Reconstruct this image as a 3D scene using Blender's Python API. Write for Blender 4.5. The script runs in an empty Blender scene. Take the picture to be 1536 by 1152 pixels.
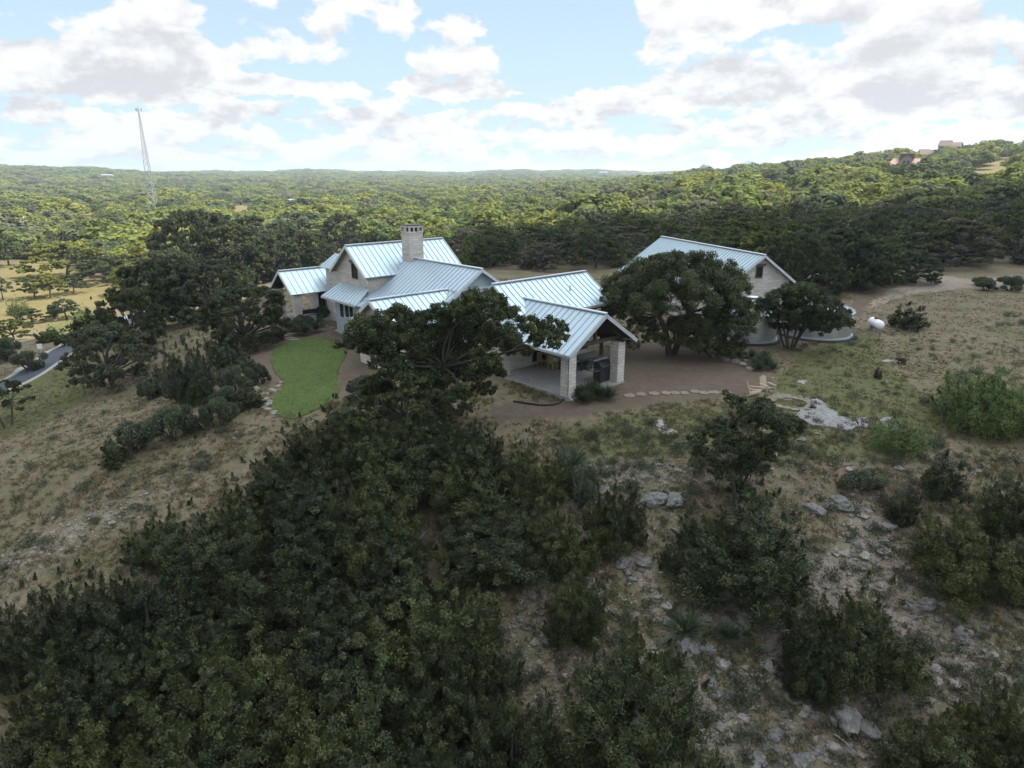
import bpy, bmesh, math, random
import numpy as np
from mathutils import Vector, Matrix, Euler
R = math.radians
rng = np.random.default_rng(7)
random.seed(7)
scene = bpy.context.scene
COL = scene.collection

# ------------------------------------------------------------------ camera, light, sky, exposure
F = 1000.0                       # focal length in pixels of the 1536 px wide photograph
TH = R(17.64)                    # camera tilt below the horizon
H = 12.7                         # camera height above the house pad (z = 0)
CT, ST = math.cos(TH), math.sin(TH)
cam_d = bpy.data.cameras.new('camera')
cam = bpy.data.objects.new('camera', cam_d); COL.objects.link(cam)
cam.location = (0, 0, H); cam.rotation_euler = (R(90) - TH, 0, 0)
cam_d.sensor_width = 36.0; cam_d.lens = F/1536*36; cam_d.clip_start = 0.1; cam_d.clip_end = 20000
scene.camera = cam
scene.view_settings.view_transform = 'Standard'; scene.view_settings.look = 'None'
scene.view_settings.gamma = 1.0; scene.view_settings.exposure = 0.78
scene.cycles.max_bounces = 6; scene.cycles.diffuse_bounces = 3; scene.cycles.glossy_bounces = 3
scene.cycles.transmission_bounces = 3; scene.cycles.volume_bounces = 0
scene.cycles.use_denoising = True
try: scene.cycles.denoiser = 'OPENIMAGEDENOISE'
except Exception: pass
scene.cycles.caustics_reflective = False; scene.cycles.caustics_refractive = False
scene.cycles.sample_clamp_indirect = 6.0

SUN_AZ, SUN_EL = R(78), R(58)
FILL_GLOW = 3.0    # clockwise from the view direction; height
SDIR = Vector((math.sin(SUN_AZ)*math.cos(SUN_EL), math.cos(SUN_AZ)*math.cos(SUN_EL), math.sin(SUN_EL)))
sun_d = bpy.data.lights.new('sun', 'SUN'); sun_d.energy = 5.0; sun_d.angle = R(0.5); sun_d.color = (1.0, 0.95, 0.86)
sun = bpy.data.objects.new('sun', sun_d); COL.objects.link(sun)
sun.location = SDIR*300; sun.rotation_euler = SDIR.to_track_quat('Z', 'Y').to_euler()

def pxdir(px, py):
    u = (px-768)/F; v = (py-576)/F
    d = Vector((u, CT - v*ST, -ST - v*CT)); return d.normalized()

class NT:
    """small helper to write node trees"""
    def __init__(s, tree): s.t = tree; s.n = tree.nodes; s.l = tree.links
    def new(s, typ, **kw):
        nd = s.n.new(typ)
        for k, v in kw.items(): setattr(nd, k, v)
        return nd
    def set(s, sock, val):
        if hasattr(val, 'is_output') or isinstance(val, bpy.types.NodeSocket): s.l.new(val, sock)
        else: sock.default_value = val
    def math(s, op, a, b=None, c=None, clamp=False):
        nd = s.new('ShaderNodeMath', operation=op, use_clamp=clamp)
        s.set(nd.inputs[0], a)
        if b is not None: s.set(nd.inputs[1], b)
        if c is not None: s.set(nd.inputs[2], c)
        return nd.outputs[0]
    def mix(s, f, a, b, blend='MIX'):
        nd = s.new('ShaderNodeMix', data_type='RGBA', blend_type=blend)
        s.set(nd.inputs[0], f); s.set(nd.inputs[6], a); s.set(nd.inputs[7], b)
        return nd.outputs[2]
    def noise(s, vec, scale, detail=4, rough=.55, dist=0.0, out=0):
        nd = s.new('ShaderNodeTexNoise')
        if vec is not None: s.l.new(vec, nd.inputs['Vector'])
        nd.inputs['Scale'].default_value = scale; nd.inputs['Detail'].default_value = detail
        nd.inputs['Roughness'].default_value = rough; nd.inputs['Distortion'].default_value = dist
        return nd.outputs[out]
    def smooth(s, x, a, b, lo=0.0, hi=1.0):
        nd = s.new('ShaderNodeMapRange', interpolation_type='SMOOTHSTEP')
        s.set(nd.inputs[0], x); nd.inputs[1].default_value = a; nd.inputs[2].default_value = b
        nd.inputs[3].default_value = lo; nd.inputs[4].default_value = hi
        return nd.outputs[0]
    def ramp(s, x, stops):
        nd = s.new('ShaderNodeValToRGB'); s.set(nd.inputs[0], x)
        el = nd.color_ramp.elements
        while len(el) < len(stops): el.new(0.5)
        for e, (p, c) in zip(el, stops): e.position = p; e.color = (*c, 1)
        return nd.outputs[0]

def build_world():
    w = bpy.data.worlds.new('World'); scene.world = w; w.use_nodes = True
    T = NT(w.node_tree); T.n.clear()
    sky = T.new('ShaderNodeTexSky', sky_type='NISHITA')
    sky.sun_disc = False; sky.sun_elevation = SUN_EL; sky.sun_rotation = SUN_AZ
    sky.altitude = 400; sky.air_density = 1.0; sky.dust_density = 0.8; sky.ozone_density = 1.2
    tc = T.new('ShaderNodeTexCoord'); sep = T.new('ShaderNodeSeparateXYZ'); T.l.new(tc.outputs['Generated'], sep.inputs[0])
    x, y, z = sep.outputs[0], sep.outputs[1], sep.outputs[2]
    zz = T.math('MAXIMUM', z, 0.0)
    inv = T.math('DIVIDE', 1.0, T.math('ADD', zz, 0.055))
    def plane(k):
        cmb = T.new('ShaderNodeCombineXYZ')
        i2 = T.math('MULTIPLY', inv, k)
        T.l.new(T.math('MULTIPLY', x, i2), cmb.inputs[0]); T.l.new(T.math('MULTIPLY', y, i2), cmb.inputs[1])
        cmb.inputs[2].default_value = 3.7
        return cmb.outputs[0]
    wz = T.new('ShaderNodeVectorMath', operation='MULTIPLY'); T.l.new(tc.outputs['Generated'], wz.inputs[0]); wz.inputs[1].default_value = (1, 1, 1.7)
    wn = T.noise(wz.outputs[0], 9, 6, .6, 0, 1); wsep = T.new('ShaderNodeSeparateColor'); T.l.new(wn, wsep.inputs[0])
    az = T.math('ADD', T.math('ARCTAN2', x, y), T.math('MULTIPLY', T.math('SUBTRACT', wsep.outputs[0], .5), .13))
    el0 = T.math('ARCSINE', z); el = T.math('ADD', el0, T.math('MULTIPLY', T.math('SUBTRACT', wsep.outputs[1], .5), .07))
    blobs = [  # px, py, half widths, weight : real cumulus heads (plus) and gaps of blue (minus), as directions
        (110,85,200,40,.30),(255,68,115,40,.32),(40,110,130,32,.22),(320,90,80,24,.2),(230,22,60,20,.2),
        (490,18,150,32,.34),(475,72,62,24,.30),(590,-8,90,22,.26),(636,40,26,36,-.3),
        (678,80,72,46,.40),(680,48,40,22,.2),
        (1060,12,140,30,.32),(1010,108,92,28,.34),(1120,100,32,16,.26),(1000,62,40,12,.2),
        (1300,30,180,50,.34),(1430,98,170,50,.34),(1215,150,90,22,.3),(1380,150,90,22,.26),(940,150,90,20,.24),(1060,140,80,18,.26),(280,135,100,20,.26),(500,135,110,20,.26),(690,140,90,18,.26),(820,178,80,14,.2),(360,175,80,14,.22),(130,175,90,14,.22),(600,180,80,14,.2),(1180,190,80,14,.2),(1480,150,120,36,.22),
        (560,90,52,50,-.34),(850,55,75,70,-.36),(392,42,66,48,-.46),(430,110,70,18,-.2),(60,15,130,24,-.34),(845,108,110,24,-.26),
        (770,20,120,60,-.3),(1170,60,60,30,-.12),(1515,18,50,25,-.3),(660,5,90,16,-.14),(1140,72,90,22,-.34),(900,40,60,40,-.2),(560,30,40,30,-.1),(200,150,200,8,-.22),(600,158,220,7,-.22),(1130,165,160,8,-.22),(1400,178,160,7,-.2),(880,120,60,14,-.2),(400,112,60,10,-.2)]
    bias = None
    for px, py, wx, wy, wt in blobs:
        d = pxdir(px, py); a0 = math.atan2(d.x, d.y); e0 = math.asin(d.z)
        da = T.math('DIVIDE', T.math('SUBTRACT', az, a0), wx/F*1.0)
        de = T.math('DIVIDE', T.math('SUBTRACT', el, e0), wy/F*0.9)
        q = T.math('ADD', T.math('MULTIPLY', da, da), T.math('MULTIPLY', de, de))
        g = T.math('MULTIPLY', T.smooth(q, 0.0, 2.4, 1.0, 0.0), wt)
        bias = g if bias is None else T.math('ADD', bias, g)
    low = T.smooth(el0, 0.02, 0.145, 0.25, 0.0)
    hi_ = T.smooth(el0, 0.24, 0.4, 0.0, 0.12)
    bias = T.math('ADD', bias, T.math('ADD', low, hi_))
    wlow = T.smooth(el0, .04, .20, .95, .75)
    def dens(k, dz):
        n1 = T.noise(plane(k), 0.55, 8, .58, 0.1)
        n2 = T.noise(plane(k), 2.6, 6, .62, 0.2)
        n = T.math('ADD', T.math('MULTIPLY', n1, .62), T.math('MULTIPLY', n2, .38))
        cb = T.new('ShaderNodeCombineXYZ'); T.l.new(x, cb.inputs[0]); T.l.new(y, cb.inputs[1])
        T.l.new(T.math('MULTIPLY', T.math('POWER', T.math('MAXIMUM', T.math('ADD', z, dz), .0005), .8), 1.55), cb.inputs[2])
        m1 = T.noise(cb.outputs[0], 15.5, 9, .57, 0.15)
        n = T.math('ADD', T.math('MULTIPLY', n, T.math('SUBTRACT', 1.0, wlow)), T.math('MULTIPLY', m1, wlow))
        return T.math('ADD', T.math('MULTIPLY', T.math('SUBTRACT', n, .5), 2.35), .5)
    d0 = dens(1.0, 0.0); d1 = dens(0.88, .022)
    den = T.math('ADD', d0, bias)
    mask = T.smooth(den, 0.52, 0.74)
    up = T.math('SUBTRACT', d1, d0)
    up = T.math('ADD', T.math('MULTIPLY', up, .75), T.math('MULTIPLY', T.math('SUBTRACT', den, .72), 0.28))
    shade = T.smooth(up, -0.06, 0.30)
    shade = T.math('MULTIPLY', shade, T.smooth(el0, 0.0, 0.12, 1.25, 1.0))
    cloud = T.mix(shade, (7.45, 7.5, 7.6, 1), (5.45, 5.55, 5.8, 1))
    # clear sky, brightened towards the horizon by a thin veil
    veil = T.smooth(el0, 0.0, 0.24, .9, .66)
    clear = T.mix(veil, sky.outputs[0], (5.3, 6.9, 8.1, 1))
    skyc = T.mix(mask, clear, cloud)
    # added glow round the sun and high above the frame, lifting the foreground ambient
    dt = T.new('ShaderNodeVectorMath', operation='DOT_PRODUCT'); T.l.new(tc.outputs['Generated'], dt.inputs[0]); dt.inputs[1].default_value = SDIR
    glow = T.math('ADD', 1.0, T.math('ADD', T.smooth(dt.outputs['Value'], .72, .98, 0, FILL_GLOW), T.smooth(el0, .26, .6, 0, .5)))
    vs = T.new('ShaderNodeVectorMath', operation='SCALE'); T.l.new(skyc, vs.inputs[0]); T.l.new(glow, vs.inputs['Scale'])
    gnd = T.smooth(z, -0.03, 0.0)
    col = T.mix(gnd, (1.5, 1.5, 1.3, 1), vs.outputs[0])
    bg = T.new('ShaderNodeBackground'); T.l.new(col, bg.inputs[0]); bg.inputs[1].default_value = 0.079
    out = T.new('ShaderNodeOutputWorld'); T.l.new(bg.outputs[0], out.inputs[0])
build_world()

# ------------------------------------------------------------------ terrain
def sp(x, w): return w*np.logaddexp(0, np.asarray(x, float)/w)
def sst(x, a, b):
    t = np.clip((np.asarray(x, float)-a)/(b-a), 0, 1); return t*t*(3-2*t)
AZK = np.array([-70, -40, -33, -27, -20, -8, 0, 8, 12, 17, 21.8, 26.8, 31.6, 38.9, 70.])
RK = np.array([0, 100, 170, 350, 600, 1000, 1800, 2900, 5200.])
ZK = np.array([
 [-12,-12,-12,-12,-12,-11, 24, 10, 8], [-12,-12,-12,-12,-12,-11, 24, 10, 8], [-12,-12,-12,-12,-12,-11, 14, 10, 8],
 [-12,-11,-12,-12,-12,-11,  6, 10, 8], [-12,-10,-11,-12,-12,-11, -3,  9, 8], [-6,-6,-8,-11,-12,-11,-4, 9, 8],
 [-4,-4.5,-6,-9,-10,-9,-4, 9, 8], [-4,-4,-4,-5,-4,-7,-4, 11, 8], [-3,-3,-3,-1,2,-4,-4, 11, 8],
 [-3,-3,-2,3.5,8.5,2,-3,10,8], [-2,-2,-1,5,12.5,4,-2,10,8], [-2,-1.5,0,7.5,16.6,8,0,10,8],
 [-1,-1,1,9.5,21.5,13,2,10,8], [0,0,2.5,11.5,24,15,4,10,8], [0,0,2.5,11.5,24,15,4,10,8]], float)
def zg(x, y):
    x = np.asarray(x, float); y = np.asarray(y, float)
    r = np.hypot(x, y); az = np.degrees(np.arctan2(x, y))
    piv = -17 - 7*sst(y, 46, 62)
    f1 = 12*np.tanh(0.25*sp(piv - x, 3)/12)
    f2 = 15*np.tanh(0.40*sp(32.5 - y, 2.2)/15)
    f3 = 4.2*sst(y, 80, 112)*(1 - sst(x, 5, 60))
    near = -(f1 + f2 + f3)
    near = -13 + sp(near + 13, 1.2)
    azc = np.clip(az, -69.9, 69.9); rc = np.clip(r, 0, 5199)
    i = np.clip(np.searchsorted(AZK, azc) - 1, 0, len(AZK)-2); j = np.clip(np.searchsorted(RK, rc) - 1, 0, len(RK)-2)
    s = (azc-AZK[i])/(AZK[i+1]-AZK[i]); t = (rc-RK[j])/(RK[j+1]-RK[j])
    s = s*s*(3-2*s)*.6 + s*.4; t = t*t*(3-2*t)*.5 + t*.5
    far = (ZK[i,j]*(1-s)+ZK[i+1,j]*s)*(1-t) + (ZK[i,j+1]*(1-s)+ZK[i+1,j+1]*s)*t
    w = sst(r, 105, 190)*sst(y, 10, 60)
    z = near*(1-w) + far*w
    pad = sst(y, 33, 38)*(1-sst(r, 85, 120))*(1-sst(-x, 12, 20))
    b = (np.sin(x*.31+.7)*np.sin(y*.27+1.9)*.22 + np.sin(x*.83+y*.37)*np.sin(y*.71-x*.29)*.10)*(1-.92*pad)
    lb = np.sin(x*.013+1.1)*np.sin(y*.011+.4)*1.6*sst(r, 200, 600)
    lb = lb + (4.5*np.sin(az*.34+.6) + 3.0*np.sin(az*.83+2.1) + 1.8*np.sin(az*2.1+r*.002))*sst(r, 1300, 2300)*.9
    return z + b + lb - .10*pad
def z1(x, y): return float(zg(x, y))

def place(px, py):
    """the point of the terrain seen through a pixel of the photograph"""
    d = pxdir(px, py)
    t = 4*np.power(1.004, np.arange(1800)); 
    zz = H + d.z*t - zg(d.x*t, d.y*t)
    k = np.nonzero(zz < 0)[0]
    if len(k) == 0: k = [len(t)-1]
    lo, hi = t[max(k[0]-1, 0)], t[k[0]]
    for _ in range(25):
        m = .5*(lo+hi)
        if H + d.z*m - z1(d.x*m, d.y*m) < 0: hi = m
        else: lo = m
    return Vector((d.x*hi, d.y*hi, z1(d.x*hi, d.y*hi)))
def proj(x, y, z):
    z = np.asarray(z, float) - H; y = np.asarray(y, float)
    zc = y*CT - z*ST; yc = y*ST + z*CT
    zc = np.where(zc < .5, .5, zc)
    return 768 + F*np.asarray(x)/zc, 576 - F*yc/zc
def depth(p): return p.y*CT - (p.z-H)*ST
def inpoly(px, py, poly):
    px = np.asarray(px, float); py = np.asarray(py, float)
    res = np.zeros(px.shape, bool); n = len(poly)
    for i in range(n):
        (xa, ya), (xb, yb) = poly[i], poly[(i+1) % n]
        c = ((ya > py) != (yb > py)) & (px < (xb-xa)*(py-ya)/((yb-ya) if yb != ya else 1e-9) + xa)
        res ^= c
    return res

# ------------------------------------------------------------------ object helpers
def tag(o, label=None, cat=None, group=None, kind=None):
    if label: o['label'] = label
    if cat: o['category'] = cat
    if group: o['group'] = group
    if kind: o['kind'] = kind
    return o
def empty(name, loc=(0, 0, 0), rz=0.0):
    o = bpy.data.objects.new(name, None); COL.objects.link(o)
    o.location = loc; o.rotation_euler = (0, 0, rz); o.empty_display_size = .3
    return o
def link(name, mesh, parent=None, loc=None, rz=None, scale=None):
    o = bpy.data.objects.new(name, mesh); COL.objects.link(o)
    if parent: o.parent = parent
    if loc is not None: o.location = loc
    if rz is not None: o.rotation_euler = (0, 0, rz)
    if scale is not None: o.scale = scale
    return o
def np_mesh(name, V, Fq, mats=(), tint=None, smooth=False, mat_idx=None):
    """mesh from numpy arrays; Fq (n,3) or (n,4)"""
    me = bpy.data.meshes.new(name)
    V = np.ascontiguousarray(V, np.float32); Fq = np.ascontiguousarray(Fq, np.int32)
    n, k = Fq.shape
    me.vertices.add(len(V)); me.vertices.foreach_set('co', V.ravel())
    me.loops.add(n*k); me.loops.foreach_set('vertex_index', Fq.ravel())
    me.polygons.add(n); me.polygons.foreach_set('loop_start', np.arange(0, n*k, k, dtype=np.int32))
    me.polygons.foreach_set('loop_total', np.full(n, k, np.int32))
    if mat_idx is not None: me.polygons.foreach_set('material_index', np.ascontiguousarray(mat_idx, np.int32))
    me.polygons.foreach_set('use_smooth', np.full(n, smooth, bool))
    if tint is not None:
        a = me.attributes.new('tint', 'FLOAT', 'FACE'); a.data.foreach_set('value', np.ascontiguousarray(tint, np.float32))
    for m in mats: me.materials.append(m)
    me.update(calc_edges=True)
    return me

class MB:
    """collects boxes, slabs, tubes and lathes into ONE mesh object"""
    def __init__(s): s.v = []; s.f = []; s.m = []; s.sm = []
    def add(s, verts, faces, mi=0, smooth=False):
        o = len(s.v); s.v += [tuple(p) for p in verts]
        for f in faces: s.f.append([i+o for i in f]); s.m.append(mi); s.sm.append(smooth)
    def hexa(s, p, mi=0):   # 8 points: bottom 0-3, top 4-7
        s.add(p, [(0,3,2,1),(4,5,6,7),(0,1,5,4),(1,2,6,5),(2,3,7,6),(3,0,4,7)], mi)
    def box(s, x0, x1, y0, y1, z0, z1, mi=0):
        s.hexa([(x0,y0,z0),(x1,y0,z0),(x1,y1,z0),(x0,y1,z0),(x0,y0,z1),(x1,y0,z1),(x1,y1,z1),(x0,y1,z1)], mi)
    def bar(s, a, b, w, h, mi=0, up=(0,0,1)):
        a, b = Vector(a), Vector(b); d = (b-a).normalized(); up = Vector(up)
        sd = d.cross(up)
        if sd.length < 1e-4: sd = d.cross(Vector((1,0,0)))
        sd.normalize(); u2 = sd.cross(d).normalized()
        P = []
        for q in (-1, 1):
            for p in (a, b):
                pass
        P = [a-sd*w/2-u2*h/2, a+sd*w/2-u2*h/2, b+sd*w/2-u2*h/2, b-sd*w/2-u2*h/2,
             a-sd*w/2+u2*h/2, a+sd*w/2+u2*h/2, b+sd*w/2+u2*h/2, b-sd*w/2+u2*h/2]
        s.hexa(P, mi)
    def slab(s, A, B, C, D, t, mi=0, mi_under=None):
        A, B, C, D = map(Vector, (A, B, C, D)); n = (B-A).cross(D-A).normalized()
        if n.z < 0: n = -n
        lo = [p - n*t for p in (A, B, C, D)]
        o = lo + [A, B, C, D]
        base = len(s.f)
        s.hexa(o, mi)
        if mi_under is not None: s.m[base] = mi_under
        return n
    def prism(s, poly, dvec, mi=0):   # planar polygon pushed along dvec
        n = len(poly); a = [Vector(p) for p in poly]; b = [p + Vector(dvec) for p in a]
        s.add(a+b, [tuple(range(n))[::-1], tuple(range(n, 2*n))] + [(i, (i+1) % n, n+(i+1) % n, n+i) for i in range(n)], mi)
    def lathe(s, prof, seg=24, c=(0,0,0), mi=0, smooth=True, cap=True):
        c = Vector(c); V = []
        for r, z in prof:
            for k in range(seg):
                a = 2*math.pi*k/seg; V.append((c.x+r*math.cos(a), c.y+r*math.sin(a), c.z+z))
        Fs = []
        for i in range(len(prof)-1):
            for k in range(seg):
                k2 = (k+1) % seg; Fs.append((i*seg+k, i*seg+k2, (i+1)*seg+k2, (i+1)*seg+k))
        s.add(V, Fs, mi, smooth)
        if cap:
            o = len(s.v) - len(V)
            s.f.append([o+(len(prof)-1)*seg+k for k in range(seg)]); s.m.append(mi); s.sm.append(False)
            s.f.append([o+k for k in range(seg)][::-1]); s.m.append(mi); s.sm.append(False)
    def tube(s, pts, rad, seg=7, mi=0):
        pts = [Vector(p) for p in pts]; n = len(pts)
        if not hasattr(rad, '__len__'): rad = [rad]*n
        V = []
        for i, p in enumerate(pts):
            d = (pts[min(i+1, n-1)] - pts[max(i-1, 0)]).normalized()
            a = d.cross(Vector((0,0,1)))
            if a.length < 1e-3: a = d.cross(Vector((0,1,0)))
            a.normalize(); b = d.cross(a)
            for k in range(seg):
                t = 2*math.pi*k/seg; V.append(p + (a*math.cos(t) + b*math.sin(t))*rad[i])
        Fs = [(i*seg+k, i*seg+(k+1) % seg, (i+1)*seg+(k+1) % seg, (i+1)*seg+k) for i in range(n-1) for k in range(seg)]
        Fs += [tuple(range(seg))[::-1], tuple((n-1)*seg+k for k in range(seg))]
        s.add(V, Fs, mi, True)
    def mesh(s, name, mats):
        me = bpy.data.meshes.new(name); me.from_pydata(s.v, [], s.f)
        for m in (mats if isinstance(mats, (list, tuple)) else [mats]): me.materials.append(m)
        me.polygons.foreach_set('material_index', s.m); me.polygons.foreach_set('use_smooth', s.sm); me.update()
        bm = bmesh.new(); bm.from_mesh(me); bmesh.ops.recalc_face_normals(bm, faces=bm.faces); bm.to_mesh(me); bm.free()
        return me
    def build(s, name, mats, parent=None, loc=None, rz=None): return link(name, s.mesh(name, mats), parent, loc, rz)
# ------------------------------------------------------------------ materials
def mat(name):
    m = bpy.data.materials.new(name); m.use_nodes = True; T = NT(m.node_tree)
    b = T.n['Principled BSDF']; return m, T, b
def simple(name, col, rough=.7, metal=0.0, var=.12, scale=6.0, bump=0.0, spec=None):
    m, T, b = mat(name)
    tc = T.new('ShaderNodeTexCoord')
    n = T.noise(tc.outputs['Object'], scale, 6, .65)
    lo = tuple(c*(1-var) for c in col); hi = tuple(min(1, c*(1+var)) for c in col)
    T.l.new(T.ramp(n, [(.3, lo), (.7, hi)]), b.inputs['Base Color'])
    b.inputs['Roughness'].default_value = rough; b.inputs['Metallic'].default_value = metal
    if spec is not None: b.inputs['Specular IOR Level'].default_value = spec
    if bump:
        bp = T.new('ShaderNodeBump'); bp.inputs['Strength'].default_value = bump; bp.inputs['Distance'].default_value = .03
        T.l.new(n, bp.inputs['Height']); T.l.new(bp.outputs[0], b.inputs['Normal'])
    return m
M = {}
def metal_roof():
    m, T, b = mat('galvalume_roof')
    tc = T.new('ShaderNodeTexCoord')
    n = T.noise(tc.outputs['Object'], 0.7, 5, .6); n2 = T.noise(tc.outputs['Object'], 9, 3, .5)
    c = T.ramp(T.math('ADD', T.math('MULTIPLY', n, .7), T.math('MULTIPLY', n2, .3)), [(.3, (.43,.515,.56)), (.7, (.51,.59,.63))])
    T.l.new(c, b.inputs['Base Color']); b.inputs['Metallic'].default_value = .65
    T.l.new(T.smooth(n, .3, .7, .40, .52), b.inputs['Roughness'])
    return m
def stone_wall(name, c1, c2, mortar):
    m, T, b = mat(name)
    tc = T.new('ShaderNodeTexCoord'); sep = T.new('ShaderNodeSeparateXYZ'); T.l.new(tc.outputs['Object'], sep.inputs[0])
    wob = T.math('MULTIPLY', T.math('SUBTRACT', T.noise(tc.outputs['Object'], 1.3, 2), .5), .16)
    h = T.math('ADD', T.math('ADD', sep.outputs[0], sep.outputs[1]), wob)
    cmb = T.new('ShaderNodeCombineXYZ'); T.l.new(h, cmb.inputs[0]); T.l.new(T.math('ADD', sep.outputs[2], T.math('MULTIPLY', wob, .35)), cmb.inputs[1])
    br = T.new('ShaderNodeTexBrick'); T.l.new(cmb.outputs[0], br.inputs['Vector'])
    br.inputs['Scale'].default_value = 1.0; br.inputs['Brick Width'].default_value = .52; br.inputs['Row Height'].default_value = .2
    br.inputs['Mortar Size'].default_value = .016; br.inputs['Mortar Smooth'].default_value = .3; br.inputs['Bias'].default_value = -.1
    br.inputs['Color1'].default_value = (*c1, 1); br.inputs['Color2'].default_value = (*c2, 1); br.inputs['Mortar'].default_value = (*mortar, 1)
    n = T.noise(tc.outputs['Object'], 3.2, 6, .7)
    c = T.mix(T.smooth(n, .35, .75, 0, .5), br.outputs['Color'], (.42,.36,.30,1))
    T.l.new(c, b.inputs['Base Color']); b.inputs['Roughness'].default_value = .9
    bp = T.new('ShaderNodeBump'); bp.inputs['Strength'].default_value = .6; bp.inputs['Distance'].default_value = .03
    T.l.new(T.math('SUBTRACT', T.math('MULTIPLY', n, .6), br.outputs['Fac']), bp.inputs['Height']); T.l.new(bp.outputs[0], b.inputs['Normal'])
    return m
def rock_mat(name, c1, c2, c3):
    m, T, b = mat(name)
    tc = T.new('ShaderNodeTexCoord'); oi = T.new('ShaderNodeObjectInfo')
    v = T.new('ShaderNodeVectorMath', operation='ADD'); T.l.new(tc.outputs['Object'], v.inputs[0])
    T.l.new(oi.outputs['Location'], v.inputs[1])
    n = T.noise(v.outputs[0], 2.2, 8, .72); n2 = T.noise(v.outputs[0], 9, 6, .7)
    c = T.ramp(T.math('ADD', T.math('MULTIPLY', n, .6), T.math('MULTIPLY', n2, .4)), [(.3, c1), (.5, c2), (.72, c3)])
    T.l.new(c, b.inputs['Base Color']); b.inputs['Roughness'].default_value = .95
    bp = T.new('ShaderNodeBump'); bp.inputs['Strength'].default_value = .8; bp.inputs['Distance'].default_value = .12
    T.l.new(n2, bp.inputs['Height']); T.l.new(bp.outputs[0], b.inputs['Normal'])
    return m
def leaf_mat(name, stops, trans=.22, tintamt=.45, rough=.55, spec=.25):
    """stops: colours picked per tree by the object's random number; each leaf varies by its own tint"""
    m, T, b = mat(name)
    oi = T.new('ShaderNodeObjectInfo'); at = T.new('ShaderNodeAttribute'); at.attribute_name = 'tint'
    k = len(stops)
    base = T.ramp(oi.outputs['Random'], [((i+.5)/k, c) for i, c in enumerate(stops)])
    f = T.math('ADD', 1-tintamt, T.math('MULTIPLY', at.outputs['Fac'], 2*tintamt))
    vm = T.new('ShaderNodeVectorMath', operation='SCALE'); T.l.new(base, vm.inputs[0]); T.l.new(f, vm.inputs['Scale'])
    hue = T.mix(T.smooth(at.outputs['Fac'], .55, 1.0, 0, .35), vm.outputs[0], (.16,.16,.05,1))
    T.l.new(hue, b.inputs['Base Color']); b.inputs['Roughness'].default_value = rough
    b.inputs['Specular IOR Level'].default_value = spec
    tr = T.new('ShaderNodeBsdfTranslucent'); T.l.new(hue, tr.inputs[0])
    mx = T.new('ShaderNodeMixShader'); mx.inputs[0].default_value = trans
    T.l.new(b.outputs[0], mx.inputs[1]); T.l.new(tr.outputs[0], mx.inputs[2])
    T.l.new(mx.outputs[0], T.n['Material Output'].inputs[0])
    return m

M['roof'] = metal_roof()
M['stone'] = stone_wall('limestone_blocks', (.60,.545,.48), (.43,.385,.335), (.34,.31,.275))
M['stone_pale'] = stone_wall('pale_limestone_blocks', (.66,.61,.555), (.47,.43,.385), (.36,.33,.30))
M['blue'] = simple('blue_grey_siding', (.33,.385,.41), .75, var=.08)
M['trim'] = simple('pale_trim', (.52,.54,.54), .6, var=.08)
M['fascia'] = simple('grey_fascia', (.40,.42,.42), .6, var=.08)
M['wood'] = simple('dark_cedar', (.055,.038,.028), .8, var=.3, scale=12)
M['soffit'] = simple('soffit_board', (.30,.27,.23), .8, var=.2, scale=12)
M['lintel'] = simple('weathered_lintel', (.10,.085,.07), .85, var=.3, scale=14)
M['concrete'] = simple('concrete_slab', (.30,.285,.27), .85, var=.15, scale=3, bump=.1)
m, T, b = mat('window_glass'); b.inputs['Base Color'].default_value = (.015,.018,.02,1); b.inputs['Roughness'].default_value = .06; M['glass'] = m
M['black'] = simple('black_enamel', (.018,.018,.02), .35, var=.2)
M['blackmat'] = simple('black_rubber', (.02,.02,.021), .9, var=.3)
M['steel'] = simple('stainless_steel', (.62,.63,.65), .3, 1.0, var=.1)
M['darkwood'] = simple('dark_patio_wood', (.035,.045,.045), .6, var=.3, scale=9)
M['yellow'] = simple('yellow_chair_paint', (.42,.33,.09), .55, var=.15)
M['cedarchair'] = simple('pale_cedar', (.42,.33,.245), .75, var=.15, scale=14)
M['white'] = simple('white_paint', (.78,.78,.79), .4, var=.05)
M['rust'] = simple('rusty_dome', (.20,.09,.06), .8, var=.3)
M['galv'] = simple('galvanised_steel', (.62,.66,.69), .33, .9, var=.14, scale=1.6)
M['gravel'] = simple('pale_gravel', (.33,.30,.265), .95, var=.3, scale=30, bump=.3)
M['flag'] = rock_mat('flagstone', (.12,.10,.075), (.22,.185,.135), (.32,.27,.205))
M['rock'] = rock_mat('weathered_limestone', (.050,.046,.040), (.185,.175,.16), (.40,.385,.36))
M['rockpale'] = rock_mat('pale_limestone', (.17,.145,.12), (.32,.29,.255), (.50,.475,.44))
M['rubble'] = rock_mat('rubble_stone', (.10,.085,.07), (.22,.195,.165), (.40,.375,.34))
M['bark'] = simple('grey_bark', (.062,.052,.044), .95, var=.4, scale=9, bump=.4)
M['deadwood'] = simple('bleached_dead_wood', (.26,.235,.21), .9, var=.3, scale=9)
M['asphalt'] = simple('asphalt', (.055,.06,.07), .9, var=.2, scale=4)
M['tower'] = simple('tower_steel', (.31,.34,.335), .55, .3, var=.1)
M['pinkroof'] = simple('pink_tile_roof', (.34,.185,.165), .8, var=.15, scale=2)
M['redroof'] = simple('red_brown_roof', (.13,.085,.07), .85, var=.2, scale=2)
M['tanwall'] = simple('tan_stucco', (.25,.21,.165), .9, var=.12, scale=2)
M['whitewall'] = simple('white_sheet_metal', (.30,.31,.32), .5, var=.06)
M['carglass'] = M['glass']
M['cargrey'] = simple('silver_car_paint', (.50,.53,.55), .3, .3, var=.03)
M['tyre'] = M['blackmat']
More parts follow.
